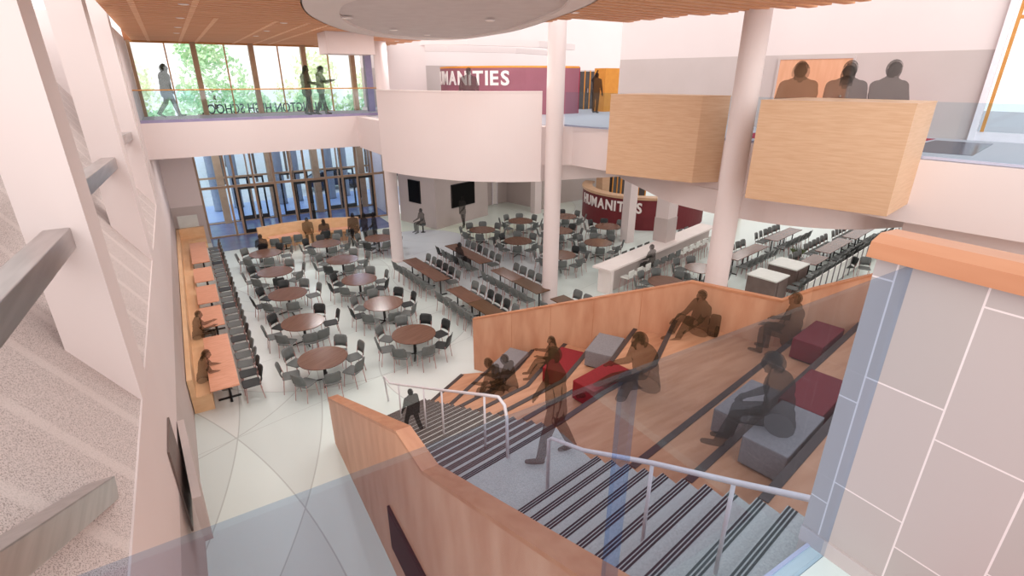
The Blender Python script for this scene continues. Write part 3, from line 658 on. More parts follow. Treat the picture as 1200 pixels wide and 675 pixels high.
solo('timber_post', MB().box(21.9, 22.5, 24.6, 25.2, 0, 4.2), M['maple'], 'broad maple post inside the ground floor drum', 'post', loc=(22.2, 24.9, 0))
solo('maple_cupboard', MB().box(27.0, 28.6, 19.2, 19.8, 0, 1.8), M['maple'], 'maple cupboard beyond the right end of the maroon drum', 'cupboard', loc=(27.8, 19.5, 0))

# ================================================================== BLEACHER STAIR
RZ = .143; TOPZ = 20*RZ
TL = {0: (2, [(504.6, 469.2), (540.1, 438.4)]), 1: (6, [(524.1, 474), (558, 444.3), (574.5, 430)]), 2: (8, [(534.8, 476.3), (579, 454), (605, 430), (623.7, 408.4)]),
      3: (11, [(558.5, 480), (615.7, 451.3), (633.5, 431), (660.4, 402.5)]), 4: (14, [(581.3, 485), (658.3, 444.8), (680, 419), (698.5, 394.4)]),
      5: (17, [(609.8, 491), (671.9, 455.6), (703, 437), (741.2, 386.4)]), 6: (20, [(646, 497.8), (704.9, 459), (763, 427.8), (788.9, 375)])}
def tier_lines():
    out = []
    for k in range(7):
        n, ps = TL[k]; P = [onz(*p, n*RZ).to_2d() for p in ps]; P[0].x = 4.16; out.append((n*RZ, P))
    return out
tl = tier_lines()
W1a, W1b, W2b = Vector((6.06, 11.9)), Vector((8.92, 6.93)), Vector((9.55, 5.2))
# continue nosing lines onto the guard wall plane
wdir = (W1b-W1a).normalized(); wn = Vector((-wdir.y, wdir.x))
def towall(p, q):
    d = q-p; s = (W1a-p).dot(wn)/d.dot(wn); return p+d*s
for k in range(2, 7):
    P = tl[k][1]; P[-1] = towall(P[-2], P[-1])
tl[1][1][-1] = towall(tl[1][1][-2], tl[1][1][-1])
blea = thing('bleacher', 'stepped honey timber seating with dark edges filling the right of the stair', 'bleacher', (6.5, 6.5, 0))
GX = 4.16
# right hand guard wall path beyond W2b
W3 = [W2b, Vector((9.98, 4.88)), Vector((10.22, 4.0)), Vector((10.5, 2.6)), Vector((10.7, .2))]
d1 = dirv(9.7); 
def uline(y_at_gx, wallpt): return [Vector((GX, y_at_gx)), wallpt]
ul = [(TOPZ+3*RZ, uline(3.80, Vector((9.96, 4.87)))), (TOPZ+6*RZ, uline(2.95, Vector((10.2, 4.05)))), (TOPZ+9*RZ, uline(2.09, Vector((10.42, 3.2)))), (TOPZ+12*RZ, uline(1.23, Vector((10.6, 2.3)))), (TOPZ+15*RZ, uline(.37, Vector((10.68, 1.4))))]
allt = tl+ul
for i, (z, P) in enumerate(allt):
    nxt = allt[i+1][1] if i+1 < len(allt) else [Vector((GX, -.6)), Vector((10.7, .3))]
    # close the tread along the wall
    extra = []
    if i == 6: extra = [W1b, W2b]
    back = [p for p in nxt[::-1]]
    if i == 0: back = [tl[1][1][-1]+Vector((-.05, .0))]+[p for p in tl[1][1][::-1][1:]]
    poly = list(P)+extra+back
    # nudge tread back edge under the next riser
    tr = part(blea, 'tier', MB().prism(poly, max(-.01, z-.6), z), M['tier'])
    nm = MB(); path = list(P); nm.wall(path, .10, z+.001, z+.012, -1)
    part(tr, 'nosing', nm, M['nosing'], label='dark bronze step edging')
# guard wall of the bleacher
def ztop(p): return None
gp = [W1a, W1b, W2b, Vector((9.98, 4.88)), Vector((10.22, 4.0)), Vector((10.5, 2.6)), Vector((10.75, .2))]
gz = [1.66, 3.86, 3.90, 4.16, 4.72, 5.3, 6.3]
g0 = Vector((6.06, 11.9))
t = thing('timber_guard_wall', 'long honey veneer guard wall stepping up behind the bleacher seating', 'guard wall', (8.0, 8.5, 0))
part(t, 'wall_panel', MB().wall(gp, .09, 0, [z-.05 for z in gz], 1), M['wood'])
part(t, 'capping', MB().wall([p+Vector((-.01, -.005)) for p in gp], .12, [z-.05 for z in gz], gz, 1), M['cap'])
jm = MB()
for s in (.22, .42, .62, .82):
    p = W1a.lerp(W1b, s); z = gz[0]+(gz[1]-gz[0])*s-.06; jm.prism([p-wdir*.006, p+wdir*.006, p+wdir*.006+wn*-.004, p-wdir*.006-wn*.004], .3, z)
part(t, 'panel_joint', jm, M['cap'])

# stair flights
st = thing('staircase', 'wide grey carpeted stair with striped black nosings beside the timber seating', 'stairs', (3.0, 6, 0))
LX, RXs = 1.93, GX
sk = math.tan(R(9.4))
def flight(y0, z0, n, run, up):
    """n steps rising toward the camera from the nosing at y0 (measured at the right edge)"""
    for k in range(n):
        z = z0+RZ*(k+1); y = y0-run*k
        yl = y-sk*(RXs-LX)
        d = run+.02
        a = [(LX, yl), (RXs, y), (RXs, y-d), (LX, yl-d)]
        s = part(st, 'step', MB().prism(a, max(z-.4, 0), z), M['tread'])
        nm = MB()
        for q in range(3 if up else 3):
            o = .012+q*.035; e_ = .020 if up else .024
            nm.prism([(LX, yl-o), (RXs, y-o), (RXs, y-o-e_), (LX, yl-o-e_)], z, z+.006)
        part(s, 'nosing', nm, M['nblack'] if up else M['nbrown'], label='black rubber nosing strips' if up else 'dark brown nosing strips')
LAND_Y = 5.50
flight(LAND_Y+19*.293, 0, 19, .293, False)
# landing
a = [(LX, LAND_Y-sk*(RXs-LX)), (RXs, LAND_Y), (RXs, 4.40), (LX, 4.40-sk*(RXs-LX))]
s = part(st, 'landing', MB().prism(a, TOPZ-.4, TOPZ), M['tread']); nm = MB()
for q in range(3):
    o = .012+q*.033; nm.prism([(LX, a[0][1]-o), (RXs, LAND_Y-o), (RXs, LAND_Y-o-.02), (LX, a[0][1]-o-.02)], TOPZ, TOPZ+.006)
part(s, 'nosing', nm, M['nblack'], label='black rubber nosing strips')
flight(4.42, TOPZ, 25, .29, True)
# left guard wall of the stair
t = thing('timber_guard_wall', 'honey veneer guard wall with a flat top on the left of the stair', 'guard wall', (1.8, 6, 0))
prof = [(10.67, 0), (10.71, 1.20), (5.73, 3.52), (4.81, 3.53), (1.78, 4.90), (-3.0, 7.05), (-3.0, 4.6), (-1, 0)]
part(t, 'wall_panel', MB().extrude([(1.70, y, z) for y, z in prof], (.21, 0, 0)), M['wood'])
cp = MB()
for (ya, za), (yb, zb) in zip(prof[1:5], prof[2:6]): cp.extrude([(1.695, ya, za), (1.695, yb, zb), (1.695, yb, zb+.055), (1.695, ya, za+.055)], (.22, 0, 0))
part(t, 'capping', cp, M['cap'])
sc_ = thing('wall_screen', 'black screen set in the outer face of the stair guard wall', 'screen', (1.68, 5.6, .7))
part(sc_, 'casing', MB().box(1.66, 1.70, 4.6, 6.5, .72, 1.62), M['black']); part(sc_, 'display', MB().box(1.655, 1.66, 4.63, 6.47, .75, 1.59), M['screen'])

# handrails
def handrail(label, pts, posts, r=.024):
    t = thing('handrail', label, 'handrail', tuple(posts[0][0]), group='white stair handrails')
    part(t, 'rail', MB().tube(pts, r, 10), M['rail'], smooth=True)
    for b, tp in posts: part(t, 'post', MB().tube([b, tp], .018, 8), M['rail'], smooth=True)
def zs_low(y, x=3.15):
    k = math.floor((LAND_Y+19*.293-(y+sk*(RXs-x)))/.293)+1; return RZ*max(0, min(20, k))
def zs_up(y, x=3.15):
    k = math.floor((4.42-(y+sk*(RXs-x)))/.29)+1; return TOPZ+RZ*max(0, k)
X = 3.15
low = [10.04, 8.45, 7.53, 5.88]
handrail('white tube handrail down the lower flight, looping to the floor at its far end',
         [(X+.2, 11.67, .0), (X+.1, 11.5, .88), (X+.08, 11.35, .95), (X, 10.7, 1.15), (X, 10.04, 1.47), (X, 7.53, 2.72), (X, 5.88, 3.55), (X, 5.45, 3.76), (X, 5.28, 3.72), (X, 5.22, 3.55), (X, 5.2, TOPZ)],
         [(Vector((X, y, zs_low(y))), Vector((X, y, 1.47+(10.04-y)*.5))) for y in low])
handrail('white tube handrail up the upper flight toward the tiled guard wall',
         [(3.26, 4.36, TOPZ), (3.26, 4.36, 3.70), (3.26, 4.30, 3.76), (3.18, 3.6, 4.10), (3.12, 2.57, 4.70), (3.1, 1.76, 5.12), (3.1, .6, 5.72), (3.1, .0, 6.02)],
         [(Vector((3.12, 2.57, zs_up(2.57))), Vector((3.12, 2.57, 4.70))), (Vector((3.1, 1.76, zs_up(1.76))), Vector((3.1, 1.76, 5.12))), (Vector((3.1, .3, zs_up(.3))), Vector((3.1, .3, 5.87)))])

# upholstered blocks on the tiers
def block_seat(c, ang, lx, ly, z, h, m, label):
    t = thing('seat_block', label, 'seat block', (c[0], c[1], z), group='upholstered seat blocks on the tiers')
    mb = MB(); mb.obox(c, ang, lx, ly, z+.03, z+h); mb.bevel(.02, 2); part(t, 'cushion', mb, m)
    part(t, 'plinth', MB().obox(c, ang, lx-.08, ly-.08, z, z+.03), M['black'])
z = lambda n: n*RZ
D10, D30 = 10, 30.5
def quadblock(p, ang, lx, ly, zz, h, m, label):
    """p = plan corner nearest the stair on the far (hall) side; block extends along ang and toward the camera"""
    u = dirv(ang); v = Vector((u.y, -u.x)); c = Vector(p[:2])+u*lx/2+v*ly/2; block_seat(c, ang, lx, ly, zz, h, m, label)
quadblock((4.90, 2.80), D10, 1.10, .52, TOPZ+6*RZ, .41, M['sgrey'], 'slate block nearest the tiled wall, with a person sitting on it')
quadblock((5.63, 3.70), D10, 1.15, .52, TOPZ+3*RZ, .41, M['sgrey'], 'slate block one tier below the occupied slate block')
quadblock((5.98, 3.04), D10, 1.10, .54, TOPZ+6*RZ, .41, M['redd'], 'maroon block behind the occupied slate block')
quadblock((8.60, 4.36), D10, 1.10, .50, TOPZ+3*RZ, .41, M['redd'], 'maroon block at the far right by the guard wall')
quadblock((5.27, 6.38), D10, 1.10, .52, z(17), .41, M['red'], 'crimson block on the tier just below the landing level')
quadblock((6.70, 7.74), D30, .98, .62, z(14), .41, M['sgrey'], 'slate block behind the crimson blocks, next to the veneer wall')
quadblock((5.90, 8.22), D30, 1.10, .62, z(11), .41, M['red'], 'crimson block on the middle tier by the reading child')
quadblock((5.56, 9.98), D30, 1.05, .55, z(6), .41, M['sgrey'], 'slate block on the lowest tiers at the end of the veneer wall')

# ================================================================== CAMERA PLATFORM
struct('floor_landing', MB().prism([(-1.05, -3), (1.58, -3), (1.58, .59), (-1.05, .59)], 6.30, 6.5), M['floor'])
struct('trim_landing_carpet', MB().box(-1.05, 1.52, -3, .30, 6.5, 6.506), M['carpet'])
t = thing('glass_guard', 'large blue tinted glass guard at the edge of the viewing landing', 'guard rail', (.3, .54, 6.5), group='landing guard')
part(t, 'pane', MB().box(-1.05, 0.551, .534, .546, 6.5, 7.538).box(0.586, 1.575, .534, .546, 6.5, 7.538), M['guard'])
part(t, 'joint_strip', MB().box(0.551, 0.586, .534, .546, 6.5, 7.538), M['strip'], label='darker blue overlapping strip where two glass panes meet')
part(t, 'base_channel', MB().box(-1.05, 1.575, .582, .594, 6.485, 6.505), M['channel'])
t = thing('tiled_guard_wall', 'low guard wall of large grey tiles with a thick honey timber cap', 'guard wall', (1.6, -.5, 6.5))
part(t, 'tiled_face', MB().box(1.58, 1.68, -2.5, .625, 6.31, 7.545), M['tile'])
cpm = MB(); cpm.extrude([(1.548, .64, 7.543), (1.69, .64, 7.543), (1.69, .64, 7.60), (1.60, .64, 7.603), (1.556, .64, 7.585)], (0, -3.1, 0)); part(t, 'capping', cpm, M['cap'])
part(t, 'skirting', MB().box(1.572, 1.58, -2.5, .625, 6.5, 6.56), M['grey'])

# ================================================================== FURNITURE
def chair_proto(name, shell):
    t = thing(name, 'proto', 'chair')
    b = MB(); b.prism([(-.20, -.21), (.20, -.22), (.23, -.16), (.23, .16), (.20, .22), (-.20, .21), (-.22, .15), (-.22, -.15)], .435, .47); b.bevel(.012, 1); part(t, 'seat', b, shell, world=False)
    b = MB(); n = 5; V = []
    for zi, (x, zz) in enumerate(((-.20, .53), (-.225, .66), (-.26, .80), (-.275, .86))):
        row = []
        for j in range(n):
            y = (-1+2*j/(n-1))*(.21 if zi < 3 else .17); c = .05*(1-(y/.21)**2); row.append((x-c, y, zz))
        V.append(row)
    f = [[b.b.verts.new(p) for p in r] for r in V]; g = [[b.b.verts.new((p[0]-.022, p[1], p[2])) for p in r] for r in V]
    for i in range(3):
        for j in range(n-1):
            b.b.faces.new((f[i][j], f[i][j+1], f[i+1][j+1], f[i+1][j])); b.b.faces.new((g[i][j], g[i+1][j], g[i+1][j+1], g[i][j+1]))
    for i in range(3): b.b.faces.new((f[i][0], f[i+1][0], g[i+1][0], g[i][0])); b.b.faces.new((f[i][-1], g[i][-1], g[i+1][-1], f[i+1][-1]))
    for j in range(n-1): b.b.faces.new((f[0][j], g[0][j], g[0][j+1], f[0][j+1])); b.b.faces.new((f[3][j], f[3][j+1], g[3][j+1], g[3][j]))
    part(t, 'backrest', b, shell, world=False, smooth=True)
    for s in (-1, 1):
        part(t, 'leg', MB().tube([(.20, s*.20, 0), (.16, s*.18, .44)], .011, 6), M['leg'], world=False)
        part(t, 'leg', MB().tube([(-.24, s*.20, 0), (-.18, s*.19, .44), (-.235, s*.19, .66)], .011, 6), M['leg'], world=False)
    return t
def rtable_proto():
    t = thing('round_table', 'proto', 'table')
    part(t, 'tabletop', MB().lathe((0, 0), [(.64, .708), (.665, .715), (.67, .728), (.665, .74)], 48), M['btop'], world=False)
    part(t, 'pedestal', MB().lathe((0, 0), [(.045, .04), (.045, .70), (.2, .708)], 16), M['black'], world=False)
    for k in range(4):
        d = dirv(45+90*k); part(t, 'foot', MB().tube([(d.x*.03, d.y*.03, .06), (d.x*.42, d.y*.42, .02)], .022, 6), M['black'], world=False)
    return t
def ltable_proto(name, L_, W_, top):
    t = thing(name, 'proto', 'table'); b = MB(); b.box(-L_/2, L_/2, -W_/2, W_/2, .705, .74); b.bevel(.006, 1); part(t, 'tabletop', b, top, world=False)
    for s in (-1, 1):
        x = s*(L_/2-.25); part(t, 'pedestal', MB().tube([(x, 0, .03), (x, 0, .705)], .03, 8), M['black'], world=False)
        part(t, 'foot', MB().box(x-.03, x+.03, -W_*.42, W_*.42, 0, .035), M['black'], world=False)
    return t
PR = {}
PR['grey'] = chair_proto('chair', M['chair']); PR['black'] = chair_proto('chair', M['chairb'])
USED = set()
def place(kind, loc, rot, label, group, name=None):
    p = PR[kind]
    if kind not in USED:
        USED.add(kind); p.location = loc; p.rotation_euler = (0, 0, R(rot)); p['label'] = label; p['group'] = group; return p
    return dup(p, loc, rot, label, group)
PR['round'] = rtable_proto(); PR['long'] = ltable_proto('long_table', 1.53, .64, M['btop']); PR['longd'] = ltable_proto('long_table', 1.53, .64, M['btop2'])
ORD = ['first', 'second', 'third', 'fourth', 'fifth', 'sixth', 'seventh', 'eighth', 'ninth', 'tenth', 'eleventh', 'twelfth', 'thirteenth', 'fourteenth', 'fifteenth', 'sixteenth', 'seventeenth', 'eighteenth', 'nineteenth', 'twentieth', 'twenty-first', 'twenty-second', 'twenty-third', 'twenty-fourth', 'twenty-fifth', 'twenty-sixth', 'twenty-seventh']
SIDES = ['near', 'near right', 'right', 'far right', 'far', 'far left', 'left', 'near left']
def side(cx, cy, px, py):
    a = math.degrees(math.atan2(py-cy, px-cx)); v = math.degrees(math.atan2(-cy, -cx))   # direction to the camera
    return int(round(((a-v) % 360)/45)) % 8
# (x, y, description, angles, black-chair angles)
ROUND = [
 (2.19, 13.6, 'round table nearest the stair guard wall', [6, 50, 135, 180, 225, 270, 315], []),
 (4.91, 13.63, 'front round table of the right column', [5, 49, 90, 135, 180, 225, 270, 315], [5, 49, 315]),
 (2.2, 16.3, 'second round table in the left column', [5, 50, 135, 180, 225, 270, 290], [50, 135, 5]),
 (4.89, 16.39, 'second round table in the right column', [5, 45, 90, 135, 180, 225, 270, 315], [5, 45, 180]),
 (2.22, 19.05, 'third round table in the left column', [5, 50, 90, 135, 180, 225, 270], [90, 135, 180]),
 (4.86, 19.13, 'third round table in the right column', [5, 50, 135, 180, 225, 270, 315], [135, 180, 315]),
 (2.21, 21.79, 'fourth round table in the left column', [5, 50, 135, 180, 225, 270, 315], [135, 270]),
 (4.93, 21.86, 'fourth round table in the right column', [5, 50, 135, 180, 225, 270, 315], [225]),
 (2.24, 24.56, 'farthest round table of the left column', [5, 50, 90, 135, 180, 225, 270], [90, 50]),
 (4.91, 24.65, 'farthest round table of the right column', [5, 50, 90, 135, 180, 225, 270, 315], [135, 90]),
 (7.31, 24.2, 'round table just left of the left column', [5, 50, 90, 135, 180, 225, 270, 315], [225]),
 (12.35, 22.84, 'round table just before the wide screen', [15, 60, 100, 145, 190, 235, 280, 325], []),
 (15.01, 23.32, 'round table left of the far square column', [15, 60, 100, 145, 190, 235, 280, 325], []),
 (12.87, 20.21, 'round table behind the second long table row', [15, 60, 100, 145, 190, 235, 280, 325], [145, 100]),
 (17.68, 22.83, 'round table left of the maroon drum', [15, 60, 100, 145, 190, 235, 280, 325], [60]),
 (15.66, 20.6, 'half hidden round table, middle of three by column', [15, 60, 100, 145, 190, 235, 280, 325], [15]),
 (13.34, 17.42, 'nearest round table right of the middle column', [15, 60, 100, 145, 190, 235, 280, 325], [15]),
 (15.96, 17.96, 'round table between middle column and bar', [15, 60, 100, 145, 190, 235, 280, 325], []),
 (18.3, 19.93, 'round table right before the maroon drum', [15, 60, 100, 145, 190, 235, 280, 325], [60, 100]),
 (14.79, 12.65, 'round table half behind the veneer guard wall', [15, 60, 100, 145, 190, 235, 280, 325], []),
 (17.22, 12.96, 'round table between bar and right column', [15, 60, 100, 145, 190, 235, 280, 325], []),
]
for cx, cy, dsc, angs, blk in ROUND:
    place('round', (cx, cy, 0), random.uniform(0, 90), 'brown '+dsc, 'round dining tables')
    used = {}
    for a in angs:
        d = dirv(a); r = .86+.05*random.random(); p = (cx+d.x*r, cy+d.y*r)
        if math.hypot(p[0]-18.95, p[1]-19.1) < .62 or math.hypot(p[0]-18.4, p[1]-26.8) < .6: continue
        s = side(cx, cy, *p)
        while s in used: s = (s+1) % 8
        used[s] = 1; kind = 'black' if a in blk else 'grey'
        place(kind, (p[0], p[1], 0), a+180+random.uniform(-9, 9), '%s chair, %s side of the %s' % (kind, SIDES[s], dsc), 'chairs round the round tables')
def row(p0, ang, n, dsc, nch, w=.64, dark=(), black=(), left=True, right=True, endc=False, tl_=1.55):
    """p0 = plan centre of the far end; ang = direction toward the near end"""
    u = dirv(ang); v = Vector((u.y, -u.x)); p0 = Vector(p0)
    # v points left of the image when the row runs toward the camera
    for k in range(n):
        c = p0+u*(tl_*(k+.5)); place('longd' if k in dark else 'long', (*c, 0), ang, '%s rectangular table of the %s, counted from its far end' % (ORD[k], dsc), 'long dining tables')
    for sgn, nm, on in ((1, 'left', left), (-1, 'right', right)):
        if not on: continue
        for k in range(nch):
            q = p0+u*(tl_*n*(k+.5)/nch)+v*sgn*(w/2+.22); kind = 'black' if (nm, k) in black else 'grey'
            if (q-Vector((10.72, 14.6))).length < .6 or (q-Vector((7.62, 22.5))).length < .6: continue
            fa = math.degrees(math.atan2(-v.y*sgn, -v.x*sgn))
            place(kind, (*q, 0), fa+random.uniform(-6, 6), '%s chair from far end, %s, on %s side of the %s' % (ORD[k], kind, nm, dsc), 'chairs along the long tables')
    if endc:
        q = p0+u*(tl_*n+.3); place('grey', (*q, 0), ang+180, 'grey chair at the near end of the %s' % dsc, 'chairs at the table ends')
row((7.42, 20.43), -86.5, 2, 'row beside left column', 6, black=[('right', 2), ('right', 3), ('right', 4)])
row((7.61, 16.41), -86.5, 2, 'row left of middle column', 6, dark=(1,), black=[('right', 2), ('right', 3), ('right', 4)])
row((9.84, 21.36), -86.5, 2, 'far row with seated person', 6, black=[('right', 2), ('left', 0), ('left', 3)])
row((10.03, 17.37), -86.5, 2, 'row behind middle column', 6, dark=(1,))
row((10.36, 13.67), -86.5, 2, 'row right of middle column', 6, dark=(0, 1))
row((22.22, 13.6), 190, 2, 'row right of right column', 6, tl_=1.5)
row((26.3, 14.42), 190, 2, 'far row beyond right column', 6, tl_=1.5)
row((26.55, 12.05), 190, 2, 'middle row below curved ceiling', 6, black=[('right', 3), ('right', 2)], tl_=1.5)
row((29.9, 12.6), 190, 2, 'farthest row below curved ceiling', 6, tl_=1.5)
row((23.0, 11.25), 190, 1, 'short row beyond taupe counters', 3, dark=(), tl_=1.5)
# row of chairs facing a pale partition on the right
pu = Vector((.985, .17)); pv = Vector((-pu.y, pu.x))
t = thing('low_partition', 'long low pale partition with many slim posts on the right', 'partition', (25.4, 10.4, 0))
pm = Vector((18.8, 9.45))
part(t, 'panel', MB().prism([pm, pm+pu*14, pm+pu*14+pv*.05, pm+pv*.05], .1, .85), M['boxtop'])
for k in range(20):
    q = pm+pu*(.7*k); part(t, 'post', MB().prism([q-pv*.03, q+pu*.05-pv*.03, q+pu*.05, q], 0, .95), M['sgrey'])
for k in range(20):
    q = pm+pu*(.35+.62*k)+pv*.55; kind = 'black' if k in (8, 10) else 'grey'
    place(kind, (*q, 0), 100+random.uniform(-8, 8), '%s %s chair from the left along the pale low partition' % (ORD[k], kind), 'chairs along the pale partition')
for i, (px, py, lab) in enumerate(((992, 316, 'grey chair by itself just behind the veneer guard wall'), (1012, 318, 'second grey chair by itself behind the veneer guard wall'), (1026, 292, 'grey chair by itself just left of the timber cap'))):
    q = onz(px, py, .3); place('black' if i == 0 else 'grey', (q.x, q.y, 0), 150+60*i, lab.replace('grey', 'black') if i == 0 else lab, 'loose chairs on the right')
# taupe counters with pale tops
for i, (c, lx, ly, h, lab) in enumerate(((Vector((18.2, 10.65)), 1.05, 1.1, 1.0, 'taupe counter with a pale top nearest the veneer guard wall'), (Vector((20.1, 11.0)), 1.15, 1.1, 1.0, 'taupe counter with a pale top, farther of the pair'))):
    t = thing('serving_counter', lab, 'counter', (c.x, c.y, 0), group='taupe serving counters')
    part(t, 'carcass', MB().obox(c, 8, lx, ly, 0, h-.05), M['boxdark']); part(t, 'worktop', MB().obox(c, 8, lx+.06, ly+.06, h-.05, h), M['boxtop'])
    part(t, 'door', MB().obox(c+Vector((-.02, -ly/2-.02)), 8, lx*.46, .03, .1, h-.12), M['boxdark'])
q = onz(934, 300, .3)
t = thing('potted_plant', 'small olive potted plant behind the taupe counters', 'plant', (q.x, q.y, 0)); part(t, 'pot', MB().lathe((q.x, q.y), [(.14, 0), (.18, .36), (.16, .36)], 14), M['boxdark'])
lf = MB(); rnd = random.Random(4)
for k in range(46):
    d = Vector((rnd.gauss(0, 1), rnd.gauss(0, 1), abs(rnd.gauss(0, 1))+.4)).normalized(); p = Vector((q.x, q.y, .38)); e2 = p+d*rnd.uniform(.25, .5); sd = d.orthogonal().normalized()*.05
    lf.poly([p, (p+e2)/2+sd, e2, (p+e2)/2-sd])
part(t, 'leaves', lf, M['plant'])

# bar with stools
BA, BB = Vector((12.98, 14.32)), Vector((21.85, 16.42)); bu = (BB-BA).normalized(); bv = Vector((-bu.y, bu.x))
t = thing('bar_counter', 'long white bar counter with a square pillar rising through it', 'counter', (*((BA+BB)/2), 0))
tp = MB(); tp.prism([BA-bv*.42, BB-bv*.42, BB+bv*.42, BA+bv*.42], 1.04, 1.12); part(t, 'worktop', tp, M['ledge'])
part(t, 'front_panel', MB().prism([BA+bu*.5-bv*.12, BB-bv*.12, BB+bv*.12, BA+bu*.5+bv*.12], 0, 1.04), M['grey'])
part(t, 'end_panel', MB().prism([BA+bu*.25-bv*.30, BA+bu*.45-bv*.30, BA+bu*.45+bv*.30, BA+bu*.25+bv*.30], 0, 1.04), M['ledge'])
def stool_proto(name, m):
    t = thing(name, 'proto', 'stool'); b = MB(); b.box(-.19, .19, -.2, .2, .66, .70); b.bevel(.012, 1); part(t, 'seat', b, m, world=False)
    b = MB(); b.box(-.21, -.17, -.19, .19, .74, .98); b.bevel(.01, 1); part(t, 'backrest', b, m, world=False)
    for sx in (-1, 1):
        for sy in (-1, 1): part(t, 'leg', MB().tube([(sx*.2, sy*.2, 0), (sx*.16, sy*.16, .66)] if sx > 0 else [(sx*.22, sy*.2, 0), (sx*.17, sy*.16, .66), (sx*.19, sy*.16, .8)], .011, 6), M['leg'], world=False)
    return t
PR['gstool'] = stool_proto('bar_stool', M['chair']); PR['wstool'] = stool_proto('bar_stool', M['boxtop'])
ba = math.degrees(math.atan2(bu.y, bu.x))
for k in range(13):
    q = BA+bu*(.9+.62*k)-bv*.62; kd = 'wstool' if k in (0, 1, 2, 7, 8, 9, 10, 11, 12) else 'gstool'
    place(kd, (*q, 0), ba+90, '%s bar stool from the near end, %s, hall side of the bar' % (ORD[k], 'white' if kd[0] == 'w' else 'grey'), 'stools on the hall side of the bar')
for k in range(12):
    q = BA+bu*(1.6+.62*k)+bv*.62; kd = 'wstool' if 8 <= k <= 9 else 'gstool'
    if abs((q-Vector((17.95, 15.75))).dot(bu)) < .2: continue
    place(kd, (*q, 0), ba-90, '%s bar stool from the near end, %s, far side of the bar' % (ORD[k], 'white' if kd[0] == 'w' else 'grey'), 'stools on the far side of the bar')

# left banquette
def banquette():
    t = thing('banquette', 'long beech banquette with a high back along the left wall', 'bench', (-.85, 21, 0))
    y0, y1 = 13.72, 30.2
    part(t, 'seat', MB().box(-1.06, -.60, y0, y1, 0, .46), M['bench']); part(t, 'backrest', MB().box(-1.06, -.94, y0, y1, .46, .98), M['bench'])
    part(t, 'end_return', MB().box(-1.06, .15, 30.05, 30.25, 0, .98).box(-.6, .15, 29.5, 30.05, 0, .46), M['bench'])
banquette()
ys = [onz(x, y, .74).y for x, y in ((222, 285.5), (224.4, 309.2), (228, 315), (231, 331), (232, 336), (236, 356), (236, 361), (240, 384), (239.3, 396), (246.4, 458.9))]
dl = ['farthest salmon timber table along the banquette', 'second farthest salmon timber table along the banquette', 'middle salmon timber table along the banquette', 'salmon timber table with the person in front of it at the banquette', 'longest and nearest salmon timber table along the banquette']
for k in range(5):
    ya, yb = ys[2*k], ys[2*k+1]; t = thing('banquette_table', dl[k], 'table', (-.28, (ya+yb)/2, 0), group='banquette tables')
    b = MB(); b.box(-.60, .06, yb, ya, .705, .74); b.bevel(.005, 1); part(t, 'tabletop', b, M['ttop'])
    for s in ((.22, .78) if ya-yb > 1.2 else (.5,)):
        y = yb+(ya-yb)*s; part(t, 'pedestal', MB().tube([(-.2, y, .02), (-.2, y, .705)], .03), M['black']); part(t, 'foot', MB().box(-.5, .05, y-.03, y+.03, 0, .035).box(-.23, -.17, y-.25, y+.25, 0, .03), M['black'])
k = 0; y = 13.75
while y < 27.6:
    kd = 'black' if k in (0, 1, 5, 10, 13, 19) else 'grey'
    place(kd, (.34, y, 0), 180+random.uniform(-5, 5), '%s chair from the near end of the banquette row, a %s one' % (ORD[k], kd), 'chairs facing the banquette'); y += .60; k += 1
# back banquette by the entrance
def backbench():
    t = thing('banquette', 'curved beech banquette with a tall back in front of the entrance', 'bench', (4.8, 27.9, 0))
    path = [(2.35, 27.75), (3.6, 28.05), (4.8, 28.05), (6.0, 27.85), (7.3, 27.3)]
    part(t, 'seat', MB().wall(path, .5, 0, .46, -1), M['bench']); part(t, 'backrest', MB().wall([(x, y+.1) for x, y in path], .13, 0, 1.12, -1), M['bench'])
    for i, (a, b) in enumerate((((2.75, 27.0), (4.2, 27.25)), ((5.1, 27.2), (6.7, 26.85)))):
        c = ((a[0]+b[0])/2, (a[1]+b[1])/2); an = math.degrees(math.atan2(b[1]-a[1], b[0]-a[0])); L_ = math.hypot(b[0]-a[0], b[1]-a[1])
        tt = thing('banquette_table', 'salmon timber table at the curved entrance banquette, %s one' % ('left', 'right')[i], 'table', (*c, 0), group='entrance banquette tables')
        part(tt, 'tabletop', MB().obox(c, an, L_, .5, .705, .74), M['ttop']); part(tt, 'pedestal', MB().tube([(*c, .02), (*c, .705)], .03), M['black']); part(tt, 'foot', MB().obox(c, an, .5, .06, 0, .03), M['black'])
    for i, (x, y) in enumerate(((2.95, 26.62), (3.5, 26.72), (4.05, 26.8), (5.35, 26.72), (5.95, 26.6), (6.5, 26.45))):
        place('black' if i == 3 else 'grey', (x, y, 0), 85+random.uniform(-8, 8), '%s chair from the left facing the curved entrance banquette' % ORD[i], 'chairs at the entrance banquette')
backbench()

